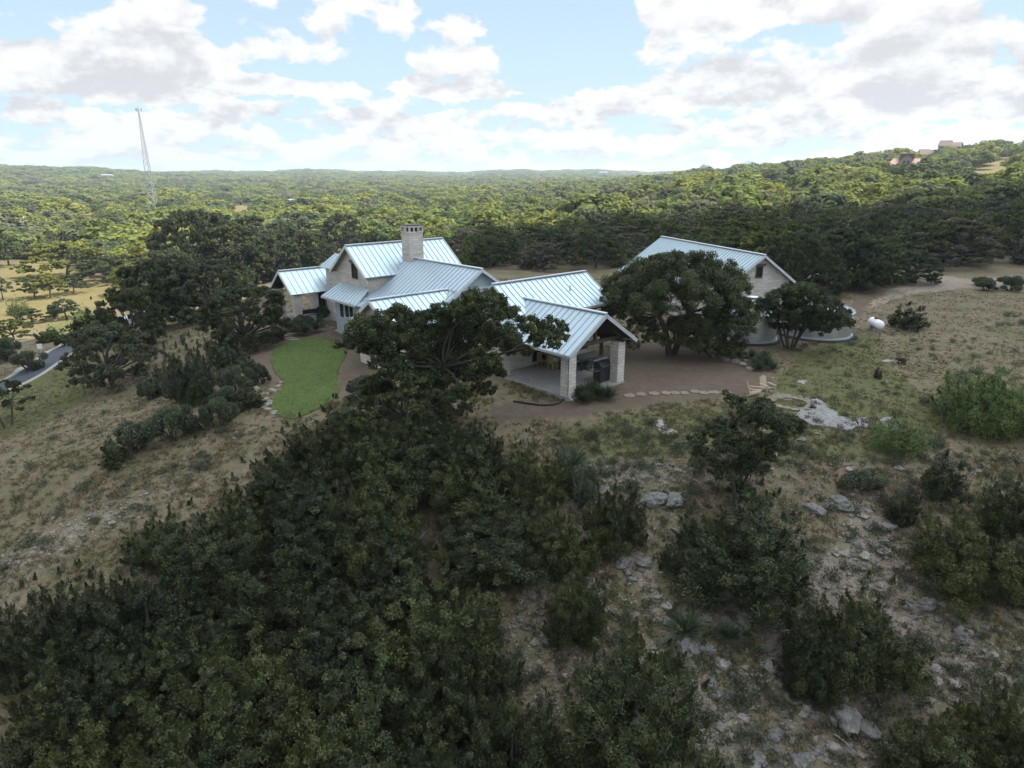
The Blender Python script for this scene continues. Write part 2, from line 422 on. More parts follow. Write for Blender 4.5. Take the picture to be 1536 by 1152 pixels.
M['juniper'] = leaf_mat('juniper_foliage', [(.041,.049,.021), (.060,.070,.026), (.048,.058,.027), (.080,.090,.030), (.056,.065,.027), (.035,.043,.020)], .12, .4)
M['oak'] = leaf_mat('oak_foliage', [(.055,.067,.026), (.064,.075,.029), (.051,.063,.028), (.068,.079,.029)], .2, .5)
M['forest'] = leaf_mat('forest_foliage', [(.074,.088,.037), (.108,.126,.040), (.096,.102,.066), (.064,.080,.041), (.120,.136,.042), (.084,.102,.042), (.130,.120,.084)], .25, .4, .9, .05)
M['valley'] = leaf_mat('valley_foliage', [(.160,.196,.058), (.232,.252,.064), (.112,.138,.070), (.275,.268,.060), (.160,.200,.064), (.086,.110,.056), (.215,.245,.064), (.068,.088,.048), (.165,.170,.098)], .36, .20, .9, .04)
M['yellowleaf'] = leaf_mat('yellow_green_foliage', [(.22,.20,.035), (.19,.19,.04)], .3, .35)
M['greyoak'] = leaf_mat('grey_green_foliage', [(.074,.084,.046), (.088,.096,.054), (.066,.077,.045)], .2, .45)
M['mesquite'] = leaf_mat('mesquite_foliage', [(.125,.168,.056), (.135,.178,.062)], .35, .35)
M['sage'] = leaf_mat('sage_foliage', [(.085,.100,.062), (.100,.108,.070), (.075,.095,.055)], .2, .4)
M['sotol'] = leaf_mat('sotol_blades', [(.050,.072,.036), (.060,.080,.045)], .15, .4)
M['turf'] = leaf_mat('turf_blades', [(.075,.108,.023), (.075,.108,.023)], .3, .3, .9, .05)
M['grass'] = leaf_mat('dry_grass_blades', [(.18,.145,.085), (.18,.145,.085)], .3, .5, .8, .1)

def ground_mat():
    m, T, b = mat('hill_country_ground')
    tc = T.new('ShaderNodeTexCoord'); P = tc.outputs['Object']
    za = T.new('ShaderNodeAttribute'); za.attribute_name = 'zone'; zs = T.new('ShaderNodeSeparateColor'); T.l.new(za.outputs['Color'], zs.inputs[0])
    zb = T.new('ShaderNodeAttribute'); zb.attribute_name = 'zone_b'; zs2 = T.new('ShaderNodeSeparateColor'); T.l.new(zb.outputs['Color'], zs2.inputs[0])
    n1 = T.noise(P, .35, 6, .62); n2 = T.noise(P, 2.3, 7, .68); n3 = T.noise(P, 11, 5, .7); n4 = T.noise(P, 1.1, 5, .6, .6)
    mixn = T.math('ADD', T.math('MULTIPLY', n2, .55), T.math('MULTIPLY', n3, .45))
    dry = T.ramp(mixn, [(.28, (.075,.060,.038)), (.45, (.146,.117,.076)), (.58, (.198,.160,.108)), (.75, (.275,.228,.16))])
    olive = T.ramp(mixn, [(.3, (.060,.056,.030)), (.5, (.120,.108,.056)), (.7, (.185,.158,.09))])
    base = T.mix(T.smooth(n1, .43, .66), dry, olive)
    red = T.ramp(mixn, [(.3, (.10,.060,.040)), (.6, (.205,.128,.086)), (.8, (.30,.21,.155))])
    base = T.mix(T.math('MULTIPLY', T.smooth(n4, .54, .66), .55), base, red)
    soil = T.ramp(T.math('ADD', T.math('MULTIPLY', mixn, .75), T.math('MULTIPLY', n1, .25)), [(.3, (.075,.056,.040)), (.5, (.125,.095,.069)), (.65, (.165,.127,.094)), (.8, (.24,.19,.145))])
    green = T.ramp(mixn, [(.3, (.056,.062,.026)), (.5, (.108,.112,.046)), (.7, (.165,.150,.072))])
    pale = T.ramp(mixn, [(.3, (.15,.11,.08)), (.5, (.25,.20,.155)), (.7, (.38,.335,.285))])
    yel = T.ramp(T.math('ADD', T.math('MULTIPLY', n1, .5), T.math('MULTIPLY', n2, .5)), [(.32, (.085,.088,.030)), (.43, (.130,.112,.046)), (.55, (.165,.132,.060)), (.70, (.190,.135,.082))])
    wood = T.ramp(T.math('ADD', T.math('MULTIPLY', n1, .6), T.math('MULTIPLY', mixn, .4)), [(.35, (.055,.050,.028)), (.55, (.125,.105,.062)), (.7, (.22,.165,.105))])
    def edge(zone, k=.5):
        return T.smooth(T.math('ADD', zone, T.math('MULTIPLY', T.math('SUBTRACT', T.math('ADD', T.math('MULTIPLY', n2, .5), T.math('MULTIPLY', n4, .5)), .5), k)), .32, .68)
    c = T.mix(edge(zs.outputs[1]), base, green)
    c = T.mix(T.math('MULTIPLY', edge(zs.outputs[0], .75), T.smooth(n2, .30, .40, .6, 1.0)), c, soil)
    c = T.mix(T.math('MULTIPLY', T.smooth(T.math('ADD', T.math('MULTIPLY', zs.outputs[2], .55), T.math('MULTIPLY', mixn, .9)), .80, 1.06), T.math('MULTIPLY', zs.outputs[2], .75, clamp=True)), c, pale)
    c = T.mix(edge(zs2.outputs[0], .6), c, yel)
    c = T.mix(T.math('MULTIPLY', zs2.outputs[1], .85), c, wood)
    # scattered pale stones
    vo = T.new('ShaderNodeTexVoronoi'); T.l.new(P, vo.inputs['Vector']); vo.inputs['Scale'].default_value = 3.2
    st = T.math('MULTIPLY', T.smooth(vo.outputs['Distance'], .10, .16, 1, 0), T.smooth(n4, .50, .62))
    st = T.math('MULTIPLY', st, T.math('ADD', .10, T.math('MULTIPLY', zs2.outputs[2], .9)))
    c = T.mix(st, c, (.34,.325,.305,1))
    T.l.new(c, b.inputs['Base Color']); b.inputs['Roughness'].default_value = .97; b.inputs['Specular IOR Level'].default_value = .1
    bp = T.new('ShaderNodeBump'); bp.inputs['Strength'].default_value = .9; bp.inputs['Distance'].default_value = .12
    T.l.new(mixn, bp.inputs['Height']); T.l.new(bp.outputs[0], b.inputs['Normal'])
    return m

# ------------------------------------------------------------------ ground sheet
Z_SOIL = [[(935,522),(1010,508),(1112,536),(1168,574),(1130,596),(1000,604),(930,616),(850,628),(740,636),(735,606),(850,602),(930,572)],
          [(398,498),(440,478),(545,478),(560,520),(534,604),(503,606),(516,520),(470,508),(425,515),(407,545),(420,578),(392,580),(374,545)],
          [(1272,462),(1290,440),(1330,424),(1300,455),(1290,480)]]
Z_GREEN = [[(830,650),(960,618),(1130,600),(1180,560),(1200,530),(1290,500),(1320,500),(1310,525),(1345,560),(1400,600),(1420,660),(1300,690),(1150,690),(1000,684),(860,690)],
           [(0,600),(60,560),(160,530),(140,590),(60,640),(0,660)], [(250,440),(310,470),(240,500),(220,470)],
           [(60,500),(110,450),(140,470),(110,505)]]
Z_PALE = [[(1290,462),(1330,436),(1420,412),(1452,420),(1452,430),(1340,448),(1300,466)], [(1380,420),(1536,415),(1536,424),(1400,432)],
          [(0,828),(80,790),(190,742),(255,722),(215,765),(70,842),(0,872)],
           [(750,1000),(850,820),(930,830),(1060,1152),(1180,1152),(1000,900),(960,800),(880,780),(780,900)],
          [(880,700),(960,690),(1010,690),(1000,730),(900,740)], [(955,640),(1005,640),(1015,655),(960,660)],
          [(1140,1000),(1160,850),(1260,800),(1300,700),(1380,900),(1536,1000),(1536,1080),(1300,960),(1200,1060)]]
Z_YEL = [[(0,396),(85,388),(112,415),(170,428),(190,445),(150,455),(60,472),(0,474)], [(0,476),(60,470),(140,452),(95,482),(30,498),(0,505)], [(28,455),(150,430),(196,436),(150,462)],
         [(116,330),(128,309),(148,312),(158,331),(118,336)], [(333,316),(340,306),(368,309),(412,300),(420,304),(362,317)],
         [(600,308),(640,298),(665,299),(650,305)], [(1438,268),(1488,241),(1534,230),(1534,239),(1500,251),(1455,272)],
         [(1398,285),(1408,272),(1416,275),(1408,290)], [(1083,280),(1086,264),(1096,266),(1096,281)], [(1128,288),(1134,281),(1160,287),(1140,292)], [(1440,300),(1500,262),(1536,262),(1536,240),(1490,250),(1442,276)]]
Z_ROCK = [[(700,1152),(760,900),(860,700),(1000,640),(1300,620),(1536,700),(1536,1152)], [(0,840),(260,700),(420,580),(400,640),(200,800),(0,900)], [(0,1000),(100,1000),(60,1152),(0,1152)]]
def build_ground():
    front = np.radians(np.linspace(-52, 52, 521))
    back = np.radians(np.linspace(52, 308, 90))[1:-1]
    ang = np.concatenate([front, back]); rr = 3.0*np.power(6500/3.0, np.linspace(0, 1, 430))
    RR, AA = np.meshgrid(rr, ang, indexing='ij')
    X = RR*np.sin(AA); Y = RR*np.cos(AA); Zt = zg(X, Y)
    na, nr = len(ang), len(rr)
    V = np.stack([X, Y, Zt], -1).reshape(-1, 3)
    V = np.concatenate([V, [[0, 0, z1(0, 0)]]])
    i, j = np.meshgrid(np.arange(nr-1), np.arange(na), indexing='ij'); j2 = (j+1) % na
    Fq = np.stack([i*na+j, (i+1)*na+j, (i+1)*na+j2, i*na+j2], -1).reshape(-1, 4)[:, ::-1]
    cen = np.stack([np.full(na, len(V)-1), np.arange(na), (np.arange(na)+1) % na, np.full(na, len(V)-1)], -1)
    me = np_mesh('ground', V, Fq, [ground_mat()], smooth=True)
    px, py = proj(V[:,0], V[:,1], V[:,2]); ok = V[:,1] > 5
    jit = rng.normal(0, 1.5, (2, len(V)))
    zone = np.zeros((len(V), 4), np.float32); zone[:, 3] = 1; zb = zone.copy()
    def mask(polys, j=1.0):
        r = np.zeros(len(V), bool)
        for p in polys: r |= inpoly(px+jit[0]*j, py+jit[1]*j, p)
        return (r & ok).astype(np.float32)
    zone[:,0] = mask(Z_SOIL, .4); zone[:,1] = mask(Z_GREEN, 2); zone[:,2] = np.maximum(mask(Z_PALE, 3), 1.7*mask(Z_PALE[:2], 1.5))
    rad = np.hypot(V[:,0], V[:,1])
    zb[:,0] = mask(Z_YEL, .3); zb[:,1] = sst(rad, 120, 180)*(1-zb[:,0])*(1-zone[:,2]); zb[:,2] = mask(Z_ROCK, 3)
    # soften the zone borders a little (average over neighbours on the polar sheet)
    for arr, cols in ((zone, (0,1,2)), (zb, (0,2))):
        for c in cols:
            a = arr[:-1, c].reshape(nr, na)
            for _ in range(2):
                a = (a + np.roll(a, 1, 1) + np.roll(a, -1, 1) + np.roll(a, 1, 0) + np.roll(a, -1, 0))/5
            arr[:-1, c] = a.ravel()
    for nm, arr in (('zone', zone), ('zone_b', zb)):
        at = me.color_attributes.new(nm, 'FLOAT_COLOR', 'POINT'); at.data.foreach_set('color', arr.ravel())
    g = link('ground', me); tag(g, kind='structure')
build_ground()

def sheet(name, pts, off, m, thick=0.0, maxlen=.8, parent=None, flatz=None):
    """a sheet draped on the terrain inside a world outline; thick > 0 gives it sides"""
    bm = bmesh.new()
    vs = [bm.verts.new((p[0], p[1], 0)) for p in pts]
    f = bm.faces.new(vs); bmesh.ops.triangulate(bm, faces=[f])
    for _ in range(7):
        es = [e for e in bm.edges if e.calc_length() > maxlen]
        if not es: break
        bmesh.ops.subdivide_edges(bm, edges=es, cuts=1); bmesh.ops.triangulate(bm, faces=[f for f in bm.faces if len(f.verts) > 3])
    co = np.array([v.co[:] for v in bm.verts]); zz = zg(co[:,0], co[:,1]) if flatz is None else np.full(len(co), flatz)
    for v, z in zip(bm.verts, zz): v.co.z = z + off
    bmesh.ops.recalc_face_normals(bm, faces=bm.faces)
    if sum(f.normal.z for f in bm.faces) < 0: bmesh.ops.reverse_faces(bm, faces=bm.faces)
    if thick:
        r = bmesh.ops.extrude_face_region(bm, geom=bm.faces[:])
        ex = [v for v in r['geom'] if isinstance(v, bmesh.types.BMVert)]
        for v in ex: v.co.z += 0
        top = set(ex)
        for v in bm.verts:
            if v not in top: v.co.z -= thick
        bmesh.ops.recalc_face_normals(bm, faces=bm.faces)
    me = bpy.data.meshes.new(name); bm.to_mesh(me); bm.free(); me.materials.append(m)
    return link(name, me, parent)
def pxpoly(pts): return [place(*p) for p in pts]
def smooth_closed(pts, n=6):
    out = []; k = len(pts)
    for i in range(k):
        p0, p1, p2, p3 = (Vector(pts[(i+q) % k]) for q in (-1, 0, 1, 2))
        for s in range(n):
            t = s/n
            out.append(.5*((2*p1) + (p2-p0)*t + (2*p0-5*p1+4*p2-p3)*t*t + (3*p1-p0-3*p2+p3)*t**3))
    return out
def smooth_open(pts, n=6):
    k = len(pts); out = []
    for i in range(k-1):
        p0, p1, p2, p3 = (Vector(pts[min(max(i+q, 0), k-1)]) for q in (-1, 0, 1, 2))
        for s in range(n):
            t = s/n
            out.append(.5*((2*p1) + (p2-p0)*t + (2*p0-5*p1+4*p2-p3)*t*t + (3*p1-p0-3*p2+p3)*t**3))
    out.append(Vector(pts[-1])); return out

def build_lawn_road():
    m, T, b = mat('mown_lawn'); tc = T.new('ShaderNodeTexCoord')
    n = T.noise(tc.outputs['Object'], 1.1, 5, .6); n2 = T.noise(tc.outputs['Object'], 26, 4, .7)
    n3 = T.noise(tc.outputs['Object'], 3.2, 5, .65); c = T.ramp(T.math('ADD', T.math('MULTIPLY', n, .45), T.math('ADD', T.math('MULTIPLY', n2, .25), T.math('MULTIPLY', n3, .3))), [(.34, (.040,.066,.011)), (.48, (.066,.098,.017)), (.58, (.086,.116,.022)), (.72, (.120,.124,.036))])
    T.l.new(c, b.inputs['Base Color']); b.inputs['Roughness'].default_value = .95
    bp = T.new('ShaderNodeBump'); bp.inputs['Strength'].default_value = .5; T.l.new(n2, bp.inputs['Height']); T.l.new(bp.outputs[0], b.inputs['Normal'])
    outl = [(406,540),(411,526),(427,516),(452,509),(480,507),(505,512),(519,520),(519,533),(510,548),(506,566),(508,590),(480,612),(440,628),(412,620),(408,608),(412,595),(425,581),(424,572),(413,558)]
    lw = smooth_closed(pxpoly(outl), 5)
    o = sheet('lawn', lw, .05, m, .09, .7); tag(o, kind='structure')
    # road on the far left
    ctr = [(-40,598),(20,572),(60,549),(100,523),(122,508),(150,492),(185,476)]
    C = smooth_open([place(*p) for p in ctr], 5)
    lft, rgt, sl, sr = [], [], [], []
    for i, p in enumerate(C):
        d = (C[min(i+1, len(C)-1)] - C[max(i-1, 0)]); d.z = 0; d.normalize(); nrm = Vector((-d.y, d.x, 0))
        lft.append(p+nrm*1.5); rgt.append(p-nrm*1.5); sl.append(p+nrm*2.3); sr.append(p-nrm*2.0)
    o = sheet('road_shoulder', sl + sr[::-1], .05, M['gravel'], .12, 1.5); tag(o, kind='structure')
    o = sheet('road', lft + rgt[::-1], .075, M['asphalt'], .02, 1.5); tag(o, kind='structure')
build_lawn_road()
# ------------------------------------------------------------------ house (local axes: x along the gable front, y back and to the left)
A0 = R(42); O0 = Vector((3.30, 37.21, 0))
AV = Vector((math.cos(A0), math.sin(A0), 0)); BV = Vector((-math.sin(A0), math.cos(A0), 0))
def onplane(px, py, u=None, v=None, z=None):
    d = pxdir(px, py); c = Vector((0, 0, H))
    if z is not None: t = (z-H)/d.z
    elif u is not None: t = (u + O0.dot(AV))/d.dot(AV)
    else: t = (v + O0.dot(BV))/d.dot(BV)
    p = c + d*t; q = p - O0
    return Vector((q.dot(AV), q.dot(BV), p.z))
def roof(parent, A, B, C, D, seam=.48, t=.09, under='soffit', name='roof', edge=True):
    """A-B upper edge, D-C lower edge; standing seams run down the slope"""
    mb = MB(); n = mb.slab(A, B, C, D, t, 0, 1)
    A, B, C, D = map(Vector, (A, B, C, D))
    k = max(2, round(max((B-A).length, (C-D).length)/seam))
    for i in range(k+1):
        s = i/k; s = min(max(s, .004), .996)
        a = A.lerp(B, s) + n*.018; b = D.lerp(C, s) + n*.018
        mb.bar(a, b, .026, .045, 2, up=n)
    o = mb.build(name, [M['roof'], M[under], M['seam']], parent)
    return o
def ridge_cap(parent, a, b):
    mb = MB(); mb.bar(Vector(a)+Vector((0,0,.05)), Vector(b)+Vector((0,0,.05)), .26, .07); return mb.build('ridge_cap', M['capmetal'], parent)
def fascia(parent, segs, w=.05, h=.2, m='fascia'):
    for a, b in segs:
        mb = MB(); mb.bar(Vector(a)-Vector((0,0,h*.45)), Vector(b)-Vector((0,0,h*.45)), w, h); mb.build('fascia', M[m], parent)
def window(parent, quad_fn, name='window', frame='lintel', lintel=True, sill=False, mull=1, w=None, h=None):
    pass
def wall_window(parent, axis, c, p, z0, z1, w, out, frame_m, mull=1, lintel=None, ft=.07, name='window'):
    """window on a wall: axis 'u' = wall at u=c (out = -1/+1 facing), p = centre along the wall"""
    def bx(mb, p0, p1, za, zb, d0, d1):
        lo, hi = sorted((c + out*d0, c + out*d1))
        if axis == 'u': mb.box(lo, hi, p0, p1, za, zb)
        else: mb.box(p0, p1, lo, hi, za, zb)
    f = MB(); a, b = p-w/2, p+w/2
    bx(f, a, a+ft, z0, z1, -.02, .05); bx(f, b-ft, b, z0, z1, -.02, .05)
    bx(f, a+ft, b-ft, z0, z0+ft, -.02, .055); bx(f, a+ft, b-ft, z1-ft, z1, -.02, .055)
    for i in range(1, mull+1):
        x = a + (b-a)*i/(mull+1); bx(f, x-.025, x+.025, z0+ft, z1-ft, -.01, .045)
    fo = f.build(name, frame_m, parent)
    g = MB(); bx(g, a+ft*.6, b-ft*.6, z0+ft*.6, z1-ft*.6, -.03, .012); g.build('pane', M['glass'], fo)
    if lintel:
        l = MB(); bx(l, a-.22, b+.22, z1+.003, z1+.2, -.02, .08); l.build('lintel', lintel, fo)
    return fo

M['seam'] = simple('seam_metal', (.38,.45,.49), .5, .6, var=.1)
M['capmetal'] = simple('cap_metal', (.70,.73,.75), .4, .7, var=.06)

def build_house():
    h = empty('ranch_house', O0, A0)
    tag(h, 'sprawling limestone ranch house with several pale blue standing seam metal roofs', 'house')
    # ---- pavilion
    zr, uc = 4.74, 2.57; k = .655; hu = 3.05
    ze = zr - k*hu; v0, v1 = -.5, 6.7
    roof(h, (uc,v0,zr), (uc,v1,zr), (uc-hu,v1,ze), (uc-hu,v0,ze), under='wood')
    roof(h, (uc,v0,zr), (uc,v1,zr), (uc+hu,v1,ze), (uc+hu,v0,ze), under='wood')
    ridge_cap(h, (uc,v0,zr), (uc,v1,zr))
    fascia(h, [((uc,v0-.03,zr),(uc-hu,v0-.03,ze)), ((uc,v0-.03,zr),(uc+hu,v0-.03,ze))], .05, .22)
    for q in (uc-hu-.03, uc+hu+.03): fascia(h, [((q,v0,ze-.02),(q,v1,ze-.02))], .05, .14)
    mb = MB(); mb.box(-.02, 5.17, -.06, 8.9, -.5, -.0); mb.build('patio_slab', M['concrete'], h)
    for (a, b, s) in ((0, 0, .64), (4.5, 0, .64), (-.05, 5.75, .64), (4.5, 5.75, .6)):
        mb = MB(); mb.box(a, a+s, b, b+s, .003, 2.62); mb.build('column', M['stone_pale'], h)
    mb = MB()
    for uu in (.32, 4.82): mb.bar((uu, -.1, 2.74), (uu, 6.5, 2.74), .2, .24)
    for vv in (.3, 3.2, 6.1):
        mb.bar((.2, vv, 2.9), (4.95, vv, 2.9), .16, .22); mb.bar((uc, vv, 3.0), (uc, vv, zr-.15), .16, .16, up=(1,0,0))
        mb.bar((.25, vv+.004, 2.95), (uc, vv+.004, zr-.2), .14, .18); mb.bar((4.89, vv+.004, 2.95), (uc, vv+.004, zr-.2), .14, .18)
    mb.build('roof_truss', M['wood'], h)
    mb = MB(); mb.tube([(-.12,-.1,2.6),(-.12,-.1,.2),(-.16,-.3,.08),(-.25,-.62,.06)], .055, 8); mb.build('downspout', M['whitewall'], h)
    # back wall closing the pavilion against the right wing
    # ---- right wing with a broken slope
    vr, zR, ua, ub = 7.85, 5.67, .9, 10.0
    vb, zb, ve, zE = 6.95, 5.02, 4.95, 3.82
    roof(h, (ua,vr,zR), (ub,vr,zR), (ub,vb,zb), (ua,vb,zb))
    roof(h, (ua,vb,zb), (ub,vb,zb), (ub,ve,zE), (ua,ve,zE))
    roof(h, (ua,vr,zR), (ub,vr,zR), (ub,vr+3,zR-2.05), (ua,vr+3,zR-2.05))
    ridge_cap(h, (ua,vr,zR), (ub,vr,zR))
    fascia(h, [((ub+.03,vr,zR),(ub+.03,vb,zb)), ((ub+.03,vb,zb),(ub+.03,ve,zE)), ((ub+.03,vr,zR),(ub+.03,vr+3,zR-2.05))])
    fascia(h, [((ua,ve-.03,zE),(ub,ve-.03,zE))], .05, .16)
    mb = MB(); mb.prism([(ua+.3,6.5,-.4),(ua+.3,10.4,-.4),(ua+.3,10.4,3.78),(ua+.3,vr,zR-.16),(ua+.3,6.5,4.55)], (ub-ua-.7,0,0)); mb.build('wall', M['stone'], h)
    mb = MB(); mb.bar((9.0,5.2,3.6),(5.4,5.2,3.6),.16,.22); mb.bar((9.0,5.2,3.5),(9.0,5.2,0),.2,.2,up=(1,0,0)); mb.bar((5.9,5.2,3.5),(5.9,5.2,0),.2,.2,up=(1,0,0)); mb.build('porch_post', M['wood'], h)
    for uu in (4.0, 6.4, 8.2): wall_window(h, 'v', 6.5, uu, .25, 2.4, 1.5, -1, M['lintel'], 1)
    mb = MB(); mb.tube([(6.9,6.5,4.75),(6.9,6.5,5.15)], .045, 8); mb.build('vent_pipe', M['fascia'], h)
    # ---- middle wing, long left slope with a kick
    um, zm, va, vz = 3.45, 6.0, 12.0, 22.4
    roof(h, (um,va,zm), (um,vz,zm), (0,vz,3.76), (0,va,3.76), under='trim')
    roof(h, (0,12.4,3.76), (0,21.2,3.76), (-2.35,21.2,2.9), (-2.35,12.4,2.9), under='trim')
    roof(h, (um,va,zm), (um,vz,zm), (6.0,vz,4.35), (6.0,va,4.35), under='trim')
    ridge_cap(h, (um,va,zm), (um,20.6,zm))
    fascia(h, [((um,va-.03,zm),(.4,va-.03,4.02)), ((um,va-.03,zm),(6.0,va-.03,4.35))], .05, .2, 'trim')
    mb = MB(); mb.prism([(.1,12.4,-.3),(5.7,12.4,-.3),(5.7,12.4,4.38),(um,12.4,zm-.14),(.1,12.4,3.68)], (0,9,0)); mb.build('wall', M['blue'], h)
    mb = MB(); mb.bar((.9,12.37,4.62),(6.0,12.37,4.55),.05,.14); mb.build('gable_trim', M['trim'], h)
    # ---- front wing
    vf, zf, uf0, uf1 = 13.3, 4.62, -5.2, 2.3
    roof(h, (uf0,vf,zf), (uf1,vf,zf), (uf1,vf-3,zf-1.95), (uf0,vf-3,zf-1.95))
    roof(h, (uf0,vf,zf), (1.2,vf,zf), (-1.6,vf+3,zf-1.95), (uf0,vf+3,zf-1.95))
    ridge_cap(h, (uf0,vf,zf), (1.3,vf,zf))
    fascia(h, [((uf0-.03,vf,zf),(uf0-.03,vf-3,zf-1.95)), ((uf0-.03,vf,zf),(uf0-.03,vf+3,zf-1.95))], .05, .22, 'trim')
    mb = MB(); mb.prism([(-4.7,10.75,-1),(-4.7,15.85,-1),(-4.7,15.85,2.78),(-4.7,vf,zf-.14),(-4.7,10.75,2.78)], (9.2,0,0)); mb.build('wall', M['stone'], h)
    mb = MB(); mb.bar((-4.73,11.2,2.72),(-4.73,15.4,2.72),.05,.16); mb.build('gable_trim', M['trim'], h)
    for vv in (12.2, 14.4): wall_window(h, 'u', -4.7, vv, .5, 2.2, 1.1, -1, M['lintel'], 1)
    for uu in (-3.2, -.8, 1.6): wall_window(h, 'v', 10.75, uu, .3, 2.2, 1.3, -1, M['lintel'], 1)
    # ---- two-storey main block
    vm, zM, ug, ue = 23.55, 7.1, -1.15, 8.45
    roof(h, (ug,vm,zM), (ue,vm,zM), (ue,vm-2.85,4.86), (ug,vm-2.85,4.86))
    roof(h, (ug,vm,zM), (ue,vm,zM), (ue,vm+2.95,4.80), (ug,vm+2.95,4.80))
    ridge_cap(h, (ug,vm,zM), (ue,vm,zM))
    fascia(h, [((ug-.03,vm,zM),(ug-.03,vm-2.85,4.86)), ((ug-.03,vm,zM),(ug-.03,vm+2.95,4.80)), ((ue+.03,vm,zM),(ue+.03,vm-2.85,4.86))], .05, .2, 'trim')
    mb = MB(); mb.prism([(-.75,21.05,-.6),(-.75,26.1,-.6),(-.75,26.1,4.98),(-.75,vm,zM-.15),(-.75,21.05,4.98)], (8.9,0,0)); mb.build('wall', M['stone'], h)
    q = onplane(531.5, 393, u=-.75); q2 = onplane(532.5, 418, u=-.75)
    wall_window(h, 'u', -.75, (q.y+q2.y)/2, q2.z, q.z-.1, .95, -1, M['lintel'], 1, M['lintel'])
    mb = MB(); mb.tube([(-.86,20.98,4.75),(-.86,20.98,3.95)], .06, 8); mb.build('downspout', M['trim'], h)
    # ---- skirt roof over the bay below the big gable
    roof(h, (-.77,20.95,3.95), (-.77,25.5,3.95), (-2.35,26.0,2.9), (-2.35,20.3,2.9), seam=.5)
    fascia(h, [((-2.38,20.3,2.88),(-2.38,26.0,2.88))], .05, .14)
    mb = MB(); mb.box(-1.5, -.6, 19.0, 25.3, -1.0, 3.25); mb.build('bay_wall', M['blue'], h)
    for px in (513.5, 521, 527.5):
        a = onplane(px-1, 458, u=-1.5); b = onplane(px+1, 477, u=-1.5)
        wall_window(h, 'u', -1.5, (a.y+b.y)/2, max(.3, b.z), 2.45, .78, -1, M['trim'], 0)
    wall_window(h, 'u', -1.5, 19.9, .9, 2.4, .8, -1, M['trim'], 0)
    # ---- chimney
    c = MB(); c.box(3.02, 4.30, 20.55, 21.75, 4.6, 8.02); co = c.build('chimney', M['stone_pale'], h)
    c = MB(); c.box(2.98, 4.34, 20.51, 21.79, 8.022, 8.12)
    for a, b in ((2.98,3.12),(3.42,3.52),(3.80,3.90),(4.20,4.34)):
        c.box(a, b, 20.51, 20.65, 8.122, 8.45); c.box(a, b, 21.65, 21.79, 8.122, 8.45)
    for a, b in ((21.05,21.25),): c.box(2.98, 3.12, a, b, 8.122, 8.45); c.box(4.20, 4.34, a, b, 8.122, 8.45)
    c.box(2.96, 4.36, 20.49, 21.81, 8.452, 8.6); c.build('chimney_cap', M['stone_pale'], co)
    c = MB(); c.box(3.2, 4.1, 20.75, 21.55, 8.122, 8.40); c.build('flue', M['blackmat'], co)
    c = MB(); c.box(2.9, 4.42, 20.43, 21.87, 8.602, 8.66); c.build('cap_plate', M['lintel'], co)
    # ---- porch on the far left
    vp, zp, up0, up1, hp, kp = 32.2, 4.36, -3.2, 3.4, 2.3, .785
    roof(h, (up0,vp,zp), (up1,vp,zp), (up1,vp-hp,zp-hp*kp), (up0,vp-hp,zp-hp*kp), under='wood', seam=.54)
    roof(h, (up0,vp,zp), (up1,vp,zp), (up1,vp+hp,zp-hp*kp), (up0,vp+hp,zp-hp*kp), under='wood', seam=.54)
    ridge_cap(h, (up0,vp,zp), (up1,vp,zp))
    fascia(h, [((up0-.03,vp,zp),(up0-.03,vp-hp,zp-hp*kp)), ((up0-.03,vp,zp),(up0-.03,vp+hp,zp-hp*kp))], .05, .2, 'trim')
    for a, b in ((-2.85, 30.15), (-2.85, 33.7)):
        mb = MB(); mb.box(a, a+.62, b, b+.62, -.6, 2.55); mb.build('column', M['stone_pale'], h)
    mb = MB(); mb.bar((-2.55,30.45,2.68),(.6,30.45,2.68),.2,.2); mb.bar((-2.55,34.0,2.68),(.6,34.0,2.68),.2,.2); mb.build('porch_beam', M['wood'], h)
    mb = MB(); mb.box(-3.0, .5, 29.9, 34.4, -.6, .02); mb.build('porch_floor', M['concrete'], h)
    mb = MB(); mb.box(.5, 4.5, 26.2, 34.4, -.6, 3.0); mb.build('wall', M['stone_pale'], h)
    d = MB(); d.box(.40, .498, 30.9, 32.3, .02, 2.45); do = d.build('door', M['lintel'], h)
    d = MB(); d.box(.385, .398, 31.02, 31.55, .2, 2.3); d.box(.385, .398, 31.65, 32.18, .2, 2.3); d.build('pane', M['glass'], do)
    wall_window(h, 'u', .5, 28.1, .7, 2.5, 1.5, -1, M['lintel'], 1)
    # ---- small upper roof behind
    roof(h, (1.8,26.6,5.65), (1.8,31.0,5.65), (.15,31.0,4.6), (.15,26.6,4.6))
    roof(h, (1.8,26.6,5.65), (1.8,31.0,5.65), (4.2,31.0,4.1), (4.2,26.6,4.1))
    mb = MB(); mb.prism([(.55,26.9,3.005),(3.9,26.9,3.005),(3.9,26.9,4.15),(1.8,26.9,5.5),(.55,26.9,4.7)], (0,3.7,0)); mb.build('wall', M['stone'], h)
    return h
build_house()

